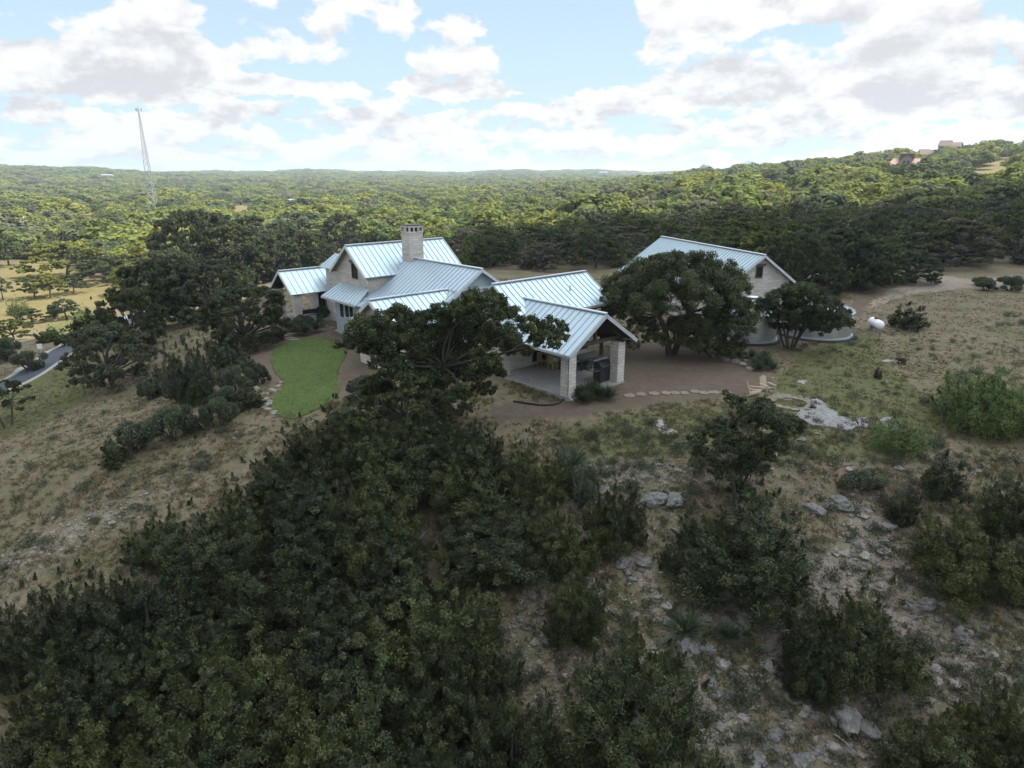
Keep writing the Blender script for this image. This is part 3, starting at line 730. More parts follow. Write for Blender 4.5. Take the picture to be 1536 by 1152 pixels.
def build_barn():
    zr, hw, k = 6.0, 3.35, .70
    def onz(px, py, z):
        d = pxdir(px, py); t = (z-H)/d.z; return Vector((d.x*t, d.y*t, z))
    a = onz(992, 355, zr); b = onz(1148, 383, zr); d = (b-a); L = d.length; d.normalize()
    rz = math.atan2(d.y, d.x)          # local x runs along the ridge towards the camera, local y to the left
    g = empty('barn', (b.x, b.y, 0), rz); tag(g, 'two-storey limestone barn with pale metal gable roof beside the water tanks', 'barn')
    ze = zr - hw*k
    roof(g, (-L,0,zr), (0,0,zr), (0,-hw-1.6,zr-(hw+1.6)*k), (-L,-hw-1.6,zr-(hw+1.6)*k))
    roof(g, (-L,0,zr), (0,0,zr), (0,hw,ze), (-L,hw,ze))
    ridge_cap(g, (-L,0,zr), (0,0,zr))
    fascia(g, [((.03,0,zr),(.03,hw,ze)), ((.03,0,zr),(.03,-hw-1.6,zr-(hw+1.6)*k))], .05, .2, 'trim')
    m = MB(); m.prism([(-.4,-4.5,-.4),(-.4,hw-.35,-.4),(-.4,hw-.35,ze+.12),(-.4,0,zr-.15),(-.4,-4.5,zr-4.5*k-.15)], (-L+.8,0,0)); m.build('wall', M['stone_pale'], g)
    # window high in the gable
    mid = Vector((b.x, b.y, 0))
    def local(px, py):
        dd = pxdir(px, py); n = Vector((d.x, d.y, 0)); o = mid - n*.4
        t = n.dot(o)/n.dot(dd); p = dd*t + Vector((0, 0, H)); q = p - mid
        return (-d.y*q.x + d.x*q.y), p.z
    y0, zt = local(1139, 399); y1, zb = local(1138.5, 417)
    wall_window(g, 'u', -.4, (y0+y1)/2, zb, zt, .7, 1, M['lintel'], 0, M['lintel'])
    wall_window(g, 'u', -.4, .6, .4, 1.7, 1.1, 1, M['lintel'], 1, M['lintel'])
    m = MB(); m.box(-12, -9, hw-.348, hw-.30, -.3, 2.4); m.box(-8, -5, hw-.348, hw-.30, -.3, 2.4)
    m.build('garage_door', M['wood'], g)
    return g
build_barn()

def build_tank(c, r, hh, cone, label, hatch):
    t = empty('water_tank', (c[0], c[1], z1(*c)+.05), .3); tag(t, label, 'water tank', 'galvanised water tanks by the barn')
    m = MB(); m.lathe([(r+.55,-.5),(r+.55,.02),(r+.22,.06)], 40); m.build('gravel_ring', M['blackmat'], t)
    m = MB(); m.lathe([(r+.18,-.2),(r+.18,.14),(r+.02,.16)], 40); m.build('foundation', M['concrete'], t)
    prof = [(r, .1)]; n = int(hh/.11)
    for i in range(n+1): prof.append((r + (.022 if i % 2 else 0), .16 + (hh-.16)*i/n))
    m = MB(); m.lathe(prof, 48); m.build('tank_wall', M['galv'], t)
    m = MB(); m.lathe([(r+.14,hh-.06),(r+.14,hh+.02),(.42,hh+cone),(.40,hh+cone+.03)], 48)
    for k in range(24):
        a = 2*math.pi*k/24; m.bar((.4*math.cos(a),.4*math.sin(a),hh+cone+.03), ((r+.13)*math.cos(a),(r+.13)*math.sin(a),hh+.05), .06, .07, 1)
    m.build('tank_roof', [M['galv'], M['capmetal']], t)
    m = MB(); m.lathe([(.40,hh+cone),(.40,hh+cone+.16),(.46,hh+cone+.17),(.46,hh+cone+.22),(.1,hh+cone+.28)], 24); m.build('roof_vent', M['galv'], t)
    a = hatch; m = MB()
    m.hexa([(r*.55*math.cos(a)+dx, r*.55*math.sin(a)+dy, hh+cone*.25+dz) for dz in (0,.35) for dx, dy in ((-.3,-.3),(.3,-.3),(.3,.3),(-.3,.3))]); m.build('hatch', M['capmetal'], t)
build_tank((19.05, 52.4), 2.05, 2.15, 1.0, 'smaller galvanised water tank with a cone roof, between big oak and tank-side tree', 1.0)
build_tank((25.2, 54.1), 2.65, 2.0, 1.15, 'larger galvanised water tank, nearer the white propane tank', 2.2)
# ------------------------------------------------------------------ loose things
def on(px, py, rz=0.0, name='thing', label=None, cat=None, group=None, dz=0.0):
    p = place(px, py); e = empty(name, (p.x, p.y, p.z+dz), rz); tag(e, label, cat, group); return e
def build_things():
    # propane tank
    def atz(px, py, z):
        d = pxdir(px, py); t = (z-H)/d.z; return Vector((d.x*t, d.y*t, z))
    qa, qb = atz(1307.5, 478, .7), atz(1322, 486, .7); p = (qa+qb)/2; dd = qb-qa
    t = empty('propane_tank', (p.x, p.y, z1(p.x, p.y)+.02), math.atan2(dd.y, dd.x)); tag(t, 'white cylindrical propane tank lying in dry grass beside a round bush', 'propane tank')
    m = MB(); r, L = .37, .78; prof = []
    for i in range(9): a = -math.pi/2 + math.pi/2*i/8; prof.append((max(.01, r*math.cos(a)), -L + r*.75*math.sin(a)))
    for i in range(9): a = math.pi/2*i/8; prof.append((max(.01, r*math.cos(a)), L + r*.75*math.sin(a)))
    m.lathe(prof, 28); me = m.mesh('tank', M['white']); me.transform(Matrix.Translation((0,0,.62)) @ Matrix.Rotation(R(90), 4, 'Y')); link('tank', me, t)
    m = MB(); m.lathe([(.2,1.0),(.2,1.10),(.16,1.18),(.06,1.2)], 16); m.build('valve_dome', M['rust'], t)
    for x in (-.5, .5): m = MB(); m.box(x-.12, x+.12, -.3, .3, -.1, .28); m.build('foot', M['concrete'], t)
    # grill
    q = onplane(904, 571, z=0.0); w = O0 + AV*q.x + BV*q.y
    g = empty('grill', (w.x, w.y, 0.003), A0 + R(2)); tag(g, 'large black barbecue grill with closed hood on the patio edge', 'grill')
    m = MB(); m.box(-.62,.62,-.3,.3,.08,.88); m.build('cabinet', M['black'], g)
    m = MB(); m.prism([(-.6,-.3,.9),(-.6,.3,.9),(-.6,.3,1.22),(-.6,.12,1.36),(-.6,-.2,1.3),(-.6,-.3,1.1)], (1.2,0,0)); ho = m.build('hood', M['black'], g)
    m = MB(); m.bar((-.5,-.35,1.08),(.5,-.35,1.08),.04,.04); m.build('handle', M['steel'], ho)
    m = MB(); m.box(-.62,.62,.1,.32,1.362,1.40); m.build('hood_trim', M['steel'], ho)
    for s in (-1, 1): m = MB(); m.box(min(s*.63,s*1.02), max(s*.63,s*1.02), -.27,.27,.85,.9); m.build('side_shelf', M['steel'], g)
    for x in (-.55,.55):
        for y in (-.25,.25): m = MB(); m.lathe([(.05,0),(.05,.078)], 8, (x,y,0)); m.build('caster', M['blackmat'], g)
    # dark patio table
    def atslab(px, py, z=0.0): q = onplane(px, py, z=z); return O0 + AV*q.x + BV*q.y
    w = atslab(876, 551)
    t = empty('patio_table', (w.x, w.y, .003), A0); tag(t, 'dark wooden patio table behind the grill', 'table')
    m = MB(); m.box(-.85,.85,-.5,.5,.70,.77); m.build('tabletop', M['darkwood'], t)
    for x in (-.72,.72):
        for y in (-.4,.4): m = MB(); m.box(x-.05,x+.05,y-.05,y+.05,0,.698); m.build('leg', M['darkwood'], t)
    m = MB(); m.box(-.7,.7,-.36,.36,.25,.3); m.build('shelf', M['darkwood'], t)
    w = atslab(873, 549)
    for dx, dy, rz, lab in ((-.2,-1.0,0,'dark patio chair on the near side of the dark table'), (-1.35,.1,R(90),'dark patio chair at the left end of the dark table')):
        pp = w + AV*dx + BV*dy
        c = empty('patio_chair', (pp.x, pp.y, .003), A0+rz+R(180)); tag(c, lab, 'chair', 'dark patio chairs')
        m = MB(); m.box(-.25,.25,-.25,.25,.40,.45); m.build('seat', M['darkwood'], c)
        m = MB(); m.box(-.25,.25,.2,.25,.452,.9); m.build('backrest', M['darkwood'], c)
        for x in (-.22,.22):
            for y in (-.21,.21): m = MB(); m.box(x-.025,x+.025,y-.025,y+.025,0,.398); m.build('leg', M['darkwood'], c)
    # outdoor dining table with yellow chairs
    w = atslab(832, 548)
    t = empty('dining_table', (w.x, w.y, .003), A0); tag(t, 'long patio dining table surrounded by yellow chairs', 'table')
    m = MB(); m.box(-.5,.5,-1.0,1.0,.72,.76); m.build('tabletop', M['concrete'], t)
    for x in (-.42,.42):
        for y in (-.9,.9): m = MB(); m.box(x-.04,x+.04,y-.04,y+.04,0,.718); m.build('leg', M['darkwood'], t)
    def ychair(dx, dy, rz, lab, proto=[None]):
        pp = w + AV*dx + BV*dy
        c = empty('dining_chair', (pp.x, pp.y, .003), A0+rz); tag(c, lab, 'chair', 'yellow chairs round the dining table')
        if proto[0] is None:
            P = {}
            m = MB(); m.box(-.23,.23,-.23,.23,.42,.46); P['seat'] = [m.mesh('seat', M['yellow'])]
            m = MB()
            for x in (-.19,-.06,.06,.19): m.box(x-.03,x+.03,.2,.235,.462,.95)
            m.box(-.23,.23,.198,.24,.952,1.0); P['backrest'] = [m.mesh('backrest', M['yellow'])]
            P['leg'] = []
            for x in (-.2,.2):
                for y in (-.2,.2): m = MB(); m.box(x-.025,x+.025,y-.025,y+.025,0,.418); P['leg'].append(m.mesh('leg', M['yellow']))
            proto[0] = P
        for nm, ms in proto[0].items():
            for me in ms: link(nm, me, c)
    ychair(0,-1.35,R(180),'yellow slatted chair at the near end of the dining table')
    ychair(0,1.35,0,'yellow slatted chair at the far end of the dining table')
    for s, nm in ((1,'inner'),(-1,'lawn')):
        for k, lab in ((-.55,'nearer'),(.5,'farther')):
            ychair(s*.78,k,R(-90)*s,f'{lab} of two yellow slatted chairs on the {nm} side of the dining table')
    # bench on the far porch
    b = O0 + AV*(-1.2) + BV*(30.6)
    c = empty('bench', (b.x, b.y, .025), A0); tag(c, 'dark metal bench on the far porch beside the stone column', 'bench')
    m = MB(); m.box(-.8,.8,-.22,.22,.42,.46); m.build('seat', M['black'], c)
    m = MB(); m.box(-.8,.8,.2,.23,.5,.9); m.build('backrest', M['black'], c)
    for x in (-.75,.75):
        for y in (-.18,.18): m = MB(); m.box(x-.03,x+.03,y-.03,y+.03,0,.418); m.build('leg', M['black'], c)
    # adirondack chairs at the fire pit
    def adirondack(px, py, rz, lab):
        p = place(px, py); c = empty('adirondack_chair', (p.x, p.y, p.z+.03), rz); c.scale = (.80,.80,.80); tag(c, lab, 'chair', 'adirondack chairs by the fire pit')
        m = MB()
        for k in range(5): y = -.42+.17*k; m.hexa([(-.28,y,.40-.05*k),(.28,y,.40-.05*k),(.28,y+.15,.36-.05*k),(-.28,y+.15,.36-.05*k),(-.28,y,.43-.05*k),(.28,y,.43-.05*k),(.28,y+.15,.39-.05*k),(-.28,y+.15,.39-.05*k)])
        m.build('seat', M['cedarchair'], c)
        m = MB()
        for k in range(5):
            x = -.29+.12*k; tz = 1.15 - .06*abs(k-2)
            m.hexa([(x,.33,.2),(x+.105,.33,.2),(x+.105,.36,.2),(x,.36,.2),(x,.62,tz),(x+.105,.62,tz),(x+.105,.65,tz),(x,.65,tz)])
        m.build('backrest', M['cedarchair'], c)
        for s in (-1, 1):
            m = MB(); m.box(s*.36-.07, s*.36+.07, -.48,.42,.58,.61); m.build('armrest', M['cedarchair'], c)
            m = MB(); m.box(s*.36-.03, s*.36+.03, -.44,-.34,0,.578); m.build('leg', M['cedarchair'], c)
            m = MB(); m.bar((s*.32,-.3,.36),(s*.32,.62,.02),.04,.12); m.build('leg', M['cedarchair'], c)
    adirondack(1132, 594, R(70), 'pale cedar adirondack chair in profile, nearer the flagstone path')
    adirondack(1150, 588, R(20), 'pale cedar adirondack chair with its slatted back towards the path end')
    # fire pit: ring of stones
    c = place(1186, 607); t = empty('fire_pit', c, 0); tag(t, 'round dry-stacked stone fire pit beside the bare rock ledge', 'fire pit')
    m = MB()
    for lay in range(2):
        for k in range(16):
            a = 2*math.pi*(k+.5*lay)/16; rr = 1.05; ca, sa = math.cos(a), math.sin(a)
            w2, d2 = .20+random.uniform(-.03,.03), .19; z0 = -.25 + lay*.2; z1_ = z0+.19+random.uniform(-.03,.03)
            P = []
            for z in (z0, z1_):
                for lx, ly in ((-w2,-d2),(w2,-d2),(w2,d2),(-w2,d2)): P.append((ca*rr - sa*lx + ca*ly + random.uniform(-.03,.03), sa*rr + ca*lx + sa*ly + random.uniform(-.03,.03), z))
            m.hexa(P)
    m.build('stone_ring', M['flag'], t)
    # sign post by the road
    s = on(62, 531, R(20), 'sign', 'small blank white sign board on a short post by the road', 'sign')
    m = MB(); m.box(-.04,.04,-.04,.04,-.2,1.0); m.build('post', M['fascia'], s); m = MB(); m.box(-.24,.24,-.065,-.042,.6,1.15); m.build('board', M['white'], s)
    # landscape edging curving off the downspout
    pts = smooth_open([place(846,598), place(838,606), place(815,609), place(790,606), place(770,603)], 6)
    m = MB(); m.tube([p+Vector((0,0,.06)) for p in pts], .05, 6); o = m.build('drain_hose', M['blackmat']); tag(o, 'black corrugated drain hose curving from the pavilion downspout', 'hose')
    # silver pickup hidden by the trees on the left
    p = place(212, 488); car('pickup_truck', p.x, p.y, p.z, R(12), 'silver pickup truck half hidden behind dark trees by the road', M['cargrey'], 1.0)
def car(name, x, y, z, rz, label, paint, s=1.0):
    t = empty(name, (x, y, z), rz); t.scale = (s, s, s); tag(t, label, 'car')
    m = MB()
    prof = [(-2.35,.45),(-2.4,.85),(-2.3,1.02),(-.75,1.05),(-.72,1.08),(-.35,1.72),(.75,1.74),(1.25,1.12),(2.25,1.0),(2.42,.8),(2.42,.45)]
    n = len(prof); a = [(px, -.88 if pz < 1.1 else -.72, pz) for px, pz in prof]; b = [(px, .88 if pz < 1.1 else .72, pz) for px, pz in prof]
    m.add(a+b, [tuple(range(n)), tuple(range(n, 2*n))[::-1]] + [(i, n+i, n+(i+1) % n, (i+1) % n) for i in range(n)]); m.build('body', paint, t)
    m = MB()
    for sgn in (-1, 1): m.hexa([(-.5,sgn*.83,1.14),(1.0,sgn*.83,1.14),(1.0,sgn*.87,1.14),(-.5,sgn*.87,1.14),(-.25,sgn*.73,1.62),(.68,sgn*.73,1.62),(.68,sgn*.77,1.62),(-.25,sgn*.77,1.62)])
    m.hexa([(1.24,-.7,1.16),(1.3,-.7,1.16),(1.3,.7,1.16),(1.24,.7,1.16),(.80,-.62,1.68),(.86,-.62,1.68),(.86,.62,1.68),(.80,.62,1.68)]); m.build('windows', M['glass'], t)
    for wx in (-1.5, 1.5):
        for sy in (-1, 1):
            m = MB(); m.lathe([(.36,-.12),(.36,.12)], 18); me = m.mesh('wheel', M['tyre']); me.transform(Matrix.Translation((wx, sy*.82, .36)) @ Matrix.Rotation(R(90), 4, 'X')); link('wheel', me, t)
build_things()

def far_house(px, py, w, name, label, cat, rz, parts):
    p = place(px, py); sc = depth(p)/F*w           # real width from its width in the photograph
    e = empty(name, (p.x, p.y, p.z), rz); tag(e, label, cat); return e, sc
def build_far():
    # pink-roofed house on the right hillside
    e, w = far_house(1355, 266, 46, 'hillside_house', 'house with a pink tile roof among trees on the right hillside', 'house', R(-30), None)
    W = w; e.location.z += 2.6
    m = MB(); m.box(-W/2,W/2,-4,4,-3,3.2); m.build('wall', M['tanwall'], e)
    m = MB(); m.box(-W*.16,W*.18,-5.5,0,-3,6.0); m.build('wall', M['tanwall'], e)
    for s in (-1, 1):
        m = MB(); x0, x1 = (-W*.54, -W*.12) if s < 0 else (W*.14, W*.54)
        m.slab((x0+ (2.5 if s<0 else 0),0,6.2),(x1-(2.5 if s>0 else 0),0,6.2),(x1,-5,3.0),(x0,-5,3.0),.2); m.slab((x0,0,6.2),(x1,0,6.2),(x1,5,3.0),(x0,5,3.0),.2); m.build('roof', M['pinkroof'], e)
    m = MB(); m.slab((-W*.2,-.2,8.6),(W*.22,-.2,8.6),(W*.22,4,6.0),(-W*.2,4,6.0),.2); m.slab((W*.01,-6,8.3),(W*.01,0,8.3),(-W*.2,0,5.9),(-W*.2,-6,5.9),.2); m.slab((W*.01,-6,8.3),(W*.01,0,8.3),(W*.22,0,5.9),(W*.22,-6,5.9),.2); m.build('roof', M['redroof'], e)
    m = MB(); m.prism([(-W*.16,-5.45,6.0),(W*.18,-5.45,6.0),(W*.01,-5.45,8.1)], (0,.2,0)); m.build('gable_wall', M['tanwall'], e)
    for x in (-W*.06, W*.03, W*.11): m = MB(); m.box(x-.5,x+.5,-5.56,-5.502,-.4,1.4); m.build('window', M['glass'], e)
    for x in (-W*.04, W*.07): m = MB(); m.box(x-.6,x+.6,-5.56,-5.502,3.4,5.2); m.build('window', M['glass'], e)
    for px, py, w0, lab, rf, rz in ((1391,230,26,'brown-roofed house showing two gables high on the right hill','redroof',R(-20)), (1424,217,28,'long low brown house on the crest of the right hill','redroof',R(-40))):
        dd = pxdir(px, py+11); q = dd*(560/math.hypot(dd.x, dd.y)) + Vector((0,0,H)); W = depth(q)/F*w0
        e = empty('hilltop_house', (q.x, q.y, q.z), rz); tag(e, lab, 'house')
        m = MB(); m.box(-W/2,W/2,-5,5,-12,4); m.build('wall', M['tanwall'], e)
        m = MB(); m.slab((-W*.52,0,7.5),(W*.05,0,7.5),(W*.05,-6,3.8),(-W*.52,-6,3.8),.3); m.slab((-W*.52,0,7.5),(W*.05,0,7.5),(W*.05,6,3.8),(-W*.52,6,3.8),.3); m.slab((W*.0,0,6.2),(W*.54,0,6.2),(W*.54,-6.4,3.2),(W*.0,-6.4,3.2),.3); m.slab((W*.0,0,6.2),(W*.54,0,6.2),(W*.54,6.4,3.2),(W*.0,6.4,3.2),.3); m.build('roof', M[rf], e)
        for x in (-.3,.1,.35): m = MB(); m.box(W*x-.8,W*x+.8,-5.1,-5.003,.5,2.4); m.build('window', M['glass'], e)
    # valley sheds
    for px, py, w0, nm, lab, hh, rz in ((161,269,16,'metal_building','white metal building under the left skyline',5,R(10)), (46,343,34,'metal_shed','low white-roofed shed among valley oaks left of the tower',3,R(8)), (440,312,20,'farm_shed','pale roofed farm shed in the valley behind the tower side trees',4,R(-6)), (1166,246,14,'hilltop_shed','small white building on the ridge line of the right hill',5,R(-20)), (905,266,12,'distant_building','tiny white building on the far wooded slope',9,0), (1163,252,4,'x','x',1,0)):
        if nm == 'x': continue
        e, W = far_house(px, py, w0, nm, lab, 'building', rz, None)
        D = W*.45; e.location.z += {'metal_shed':1.6,'farm_shed':1.4,'hilltop_shed':3,'metal_building':2.2,'distant_building':4}[nm]
        m = MB(); m.box(-W/2,W/2,-D/2,D/2,-5,hh); m.build('wall', M['tanwall'] if nm == 'farm_shed' else M['whitewall'], e)
        m = MB(); zz = hh+D*.16; m.slab((-W*.53,0,zz),(W*.53,0,zz),(W*.53,-D*.56,hh-.1),(-W*.53,-D*.56,hh-.1),.15); m.slab((-W*.53,0,zz),(W*.53,0,zz),(W*.53,D*.56,hh-.1),(-W*.53,D*.56,hh-.1),.15); m.build('roof', M['whitewall'], e)
        m = MB(); m.box(-W*.12,W*.12,-D/2-.06,-D/2-.004,-.5,hh*.7); m.build('door', M['lintel'], e)
    p = place(1406, 274); car('parked_car', p.x, p.y, p.z+1.6, R(-20), 'white car parked on bare ground by the pink-roofed house', M['white'], 1.6)
    # elevated tank on the skyline
    p = place(1086, 256); e = empty('water_tower', (p.x, p.y, p.z), 0); tag(e, 'tiny water tower standing on the skyline of the right ridge', 'water tower')
    s = depth(p)/F
    m = MB(); m.lathe([(s*.3,s*8.5),(s*1.9,s*9.3),(s*1.9,s*11),(s*.2,s*12)], 16); m.build('tank', M['white'], e)
    for k in range(4): a = k*math.pi/2+.4; m = MB(); m.bar((s*1.6*math.cos(a),s*1.6*math.sin(a),-2),(s*1.3*math.cos(a),s*1.3*math.sin(a),s*9.3),s*.35,s*.35); m.build('leg', M['tower'], e)
    # lattice radio tower
    p = place(233, 326); ht = 0
    top = pxdir(205, 161); tt = p.y/top.y; ht = H + top.z*tt - p.z
    t = empty('radio_tower', (p.x, p.y, p.z-1), R(18)); tag(t, 'tall slender three-legged lattice radio mast rising from the valley wood', 'tower')
    ht += 1; rb = 2.7
    def leg(k, f): a = 2*math.pi*k/3 + .9; r = rb*(1-f)**1.0*(1 if f < .7 else 1) + .30; return Vector((r*math.cos(a), r*math.sin(a), ht*f*.97))
    fl = [0,.09,.18,.26,.34,.41,.48,.545,.60,.655,.70,.745,.785,.825,.86,.89,.92,.945,.97,1.0]
    for k in range(3):
        m = MB(); m.tube([leg(k, f) for f in fl], [.19 - .11*f for f in fl], 6); m.build('leg', M['tower'], t)
    m = MB()
    for i in range(len(fl)-1):
        f0, f1 = fl[i], fl[i+1]; w = .10 - .04*f0
        for k in range(3):
            a0, b0, a1, b1 = leg(k, f0), leg((k+1) % 3, f0), leg(k, f1), leg((k+1) % 3, f1)
            m.bar(a0, b1, w, w); m.bar(b0, a1, w, w); m.bar(a1, b1, w, w)
    m.build('bracing', M['tower'], t)
    m = MB()
    for k in range(3):
        a = 2*math.pi*k/3; c, s_ = math.cos(a), math.sin(a)
        m.bar((0,0,ht*.975),(c*1.3,s_*1.3,ht*.975),.08,.08)
        for q in (-.5,.5): m.box(c*1.3 - s_*q -.12, c*1.3 - s_*q +.12, s_*1.3 + c*q -.12, s_*1.3 + c*q+.12, ht*.965, ht*.992)
    m.build('antenna', M['tower'], t)
    m = MB(); m.bar((0,0,ht*.97),(0,0,ht*1.012),.12,.12,up=(1,0,0)); m.build('lightning_rod', M['tower'], t)
build_far()
# ------------------------------------------------------------------ vegetation
def unit(v): return v/np.maximum(np.linalg.norm(v, axis=-1, keepdims=True), 1e-9)
def leaves(r, cen, rad, n, ln, wd, up=.4, outw=.8, rand=.7, shell=.5, flat=1.0, droop=0.0, center=None, face=0.0):
    """n leaf quads spread over clumps (cen (k,3), rad (k,)); returns verts (4n,3) and tint (n)"""
    p = rad**2; p = p/p.sum(); idx = r.choice(len(rad), n, p=p)
    d = unit(r.normal(size=(n, 3))); d[:,2] *= flat
    q = cen[idx] + d*(rad[idx]*np.power(r.random(n), shell))[:,None]
    o = d*.6
    if center is not None: o = o + unit(q - center)*.6
    a = unit(o*outw + np.array([0,0,up-droop]) + r.normal(size=(n,3))*rand)
    if face:                       # leaves lie more or less along the surface of their clump
        nn = unit(unit(d + np.array([0,0,.15]) + (0 if center is None else unit(q-center)))*face + r.normal(size=(n,3))*.55)
        a = unit(a - nn*np.sum(a*nn, 1, keepdims=True)); s = np.cross(a, nn)
    else: s = unit(np.cross(a, r.normal(size=(n,3))))
    L = (ln*(.6+.8*r.random(n)))[:,None]; W = (wd*(.6+.8*r.random(n)))[:,None]
    V = np.stack([q - a*L*.5, q + s*W*.5, q + a*L*.5, q - s*W*.5], 1).reshape(-1, 3)
    ct = r.random(len(rad)); t = np.clip(.5 + (ct[idx]-.5)*.7 + r.normal(0, .17, n), 0, 1)
    return V, t
def crown_mesh(name, V, t, m):
    return np_mesh(name, V, np.arange(len(V)).reshape(-1, 4), [m], t)
def limb(mb, a, b, r0, r1, sag=.15, seg=6, n=5):
    a, b = Vector(a), Vector(b); L = (b-a).length; pts, rad = [], []
    off = Vector((random.uniform(-1,1), random.uniform(-1,1), random.uniform(-.2,.6)))*L*sag
    for i in range(n+1):
        f = i/n; pts.append(a.lerp(b, f) + off*math.sin(math.pi*f)); rad.append(r0+(r1-r0)*f)
    mb.tube(pts, rad, seg)
def juniper(seed, h=5.5, R_=2.8, spires=7, n=170000, ln=.088, wd=.025, mname='juniper', low=.0, lean=.2):
    """Ashe juniper: several upright pointed lobes, dense nearly to the ground"""
    r = np.random.default_rng(seed); random.seed(seed)
    C, Rd = [], []; mb = MB(); tops = []
    for i in range(spires):
        a = 2*math.pi*(i + r.random()*.7)/max(1, spires-1); rr = 0 if i == 0 else R_*(.35+.42*r.random())
        th = h*(1.0 if i == 0 else (.55+.38*r.random())); ax = np.array([math.cos(a)*rr, math.sin(a)*rr, 0])
        tops.append((ax, th)); w = R_*(.42+.16*r.random())
        m = 13
        for j in range(m):
            f = (j+.5)/m; z = low*h + (th-low*h)*f
            prof = (1-f)**.85*min(1, .6+2.2*f)
            k = 3 if f < .75 else 1
            for q in range(k):
                aa = r.random()*6.283; off = w*prof*(.25+.5*r.random())*(0 if k == 1 else 1)
                wob = r.normal(0, .10, 3)*R_
                C.append(ax*(.75+.25*f) + np.array([math.cos(aa)*off, math.sin(aa)*off, z]) + wob*np.array([1,1,.5])); Rd.append(max(.16, w*prof*(.34+.22*r.random())))
        limb(mb, (0,0,-.4), (ax[0]*.9, ax[1]*.9, th*.52), .11*h/5.5*(1.4 if i == 0 else 1), .02, .08)
    C = np.array(C); Rd = np.array(Rd); C[:,2] = np.maximum(C[:,2], Rd*.55 + low*h)
    # inner mass, then upright feathery plumes standing on its surface
    V, t = leaves(r, C, Rd*.9, int(n*.42), ln*1.1, wd*1.5, up=.75, outw=.7, rand=.5, shell=.45, center=np.array([0,0,h*.3]), face=.6)
    K = max(60, n//330); ci = r.choice(len(Rd), K, p=Rd**2/np.sum(Rd**2)); d = unit(r.normal(size=(K, 3))); d[:,2] = np.abs(d[:,2])*.8 - .1; d = unit(d)
    pb = C[ci] + d*(Rd[ci]*.75)[:,None]; out = unit(pb - np.array([0,0,h*.25])); ax_ = unit(out*.55 + np.array([0,0,.85]) + r.normal(0, .22, (K, 3)))
    pl = h/5.5*(.24 + .36*r.random(K)); pr = pl*(.22 + .12*r.random(K)); m_ = int(n*.58)//K; ii = np.repeat(np.arange(K), m_); nn_ = len(ii)
    f = r.random(nn_)**.8; rad_ = unit(np.cross(ax_[ii], r.normal(size=(nn_, 3)))); q = pb[ii] + ax_[ii]*(pl[ii]*(f-.25))[:,None] + rad_*(pr[ii]*(1.05-f)**.7*np.sqrt(r.random(nn_)))[:,None]
    a_ = unit(ax_[ii] + rad_*.55 + r.normal(0, .28, (nn_, 3))); s_ = unit(np.cross(a_, r.normal(size=(nn_, 3)))); L_ = (ln*(.6+.8*r.random(nn_)))[:,None]; W_ = (wd*(.7+.8*r.random(nn_)))[:,None]
    V2 = np.stack([q - a_*L_*.5, q + s_*W_*.5, q + a_*L_*.5, q - s_*W_*.5], 1).reshape(-1, 3); pt = r.random(K); t2 = np.clip(.5 + (pt[ii]-.5)*.5 + r.normal(0, .12, nn_), 0, 1)
    V = np.concatenate([V, V2]); t = np.concatenate([t, t2])
    # whispy top sprays
    return crown_mesh('crown', V, t, M[mname]), mb.mesh('trunk', M['bark'])
def oak(seed, h=6.5, R_=4.0, n=42000, ln=.15, wd=.10, clumps=46, mname='oak', low=.28, trunks=1, flatz=.62, gap=.0, tr=.22, spread=.35, face=.6):
    """live oak: short trunk, spreading limbs, clumpy dome with gaps"""
    r = np.random.default_rng(seed); random.seed(seed); mb = MB(); C, Rd = [], []
    cz = h*(low if low > .15 else .46); base = []
    for k in range(trunks):
        a = 6.283*k/trunks + r.random(); top = Vector((math.cos(a)*R_*spread*(.3 if trunks == 1 else 1), math.sin(a)*R_*spread*(.3 if trunks == 1 else 1), h*(low+.08)))
        limb(mb, (math.cos(a)*.12*(trunks > 1), math.sin(a)*.12*(trunks > 1), -.5), top, tr, tr*.7, .06, 8); base.append(top)
    ga = 2.39996
    for i in range(clumps):
        f = (i+.5)/clumps; zc = 1-f*(1.12 if low > .15 else 1.75); zc = max(zc, -.12) if low > .15 else zc; rr = math.sqrt(max(0, 1-zc*zc)); a = i*ga + r.normal(0, .25)
        s = .62+.42*r.random()
        p = np.array([math.cos(a)*rr*R_*s, math.sin(a)*rr*R_*s, cz + zc*(h-cz)*(.72+.28*s)])
        rad = R_*(.15+.13*r.random())
        p[2] = min(p[2], h-rad*flatz*.8)
        C.append(p); Rd.append(rad)
        if i % 2 == 0:
            b = min(base, key=lambda q: (q-Vector(p)).length); limb(mb, b, Vector(p)*.96 + Vector((0,0,-.1)), tr*.42, .025, .14, 5)
    C = np.array(C); Rd = np.array(Rd)
    # each clump breaks into small twigs bunches
    sub = np.repeat(np.arange(len(Rd)), 16); d = unit(r.normal(size=(len(sub), 3))); d[:,2] = np.abs(d[:,2])*.9 - .25
    C2 = C[sub] + d*(Rd[sub]*(.5+.5*r.random(len(sub))))[:,None]*np.array([1,1,flatz]); R2 = Rd[sub]*(.14+.22*r.random(len(sub)))
    V, t = leaves(r, C2, R2, n, ln, wd, up=.35, outw=.6, rand=.8, shell=.5, flat=.85, face=face)
    return crown_mesh('crown', V, t, M[mname]), mb.mesh('trunk', M['bark'])
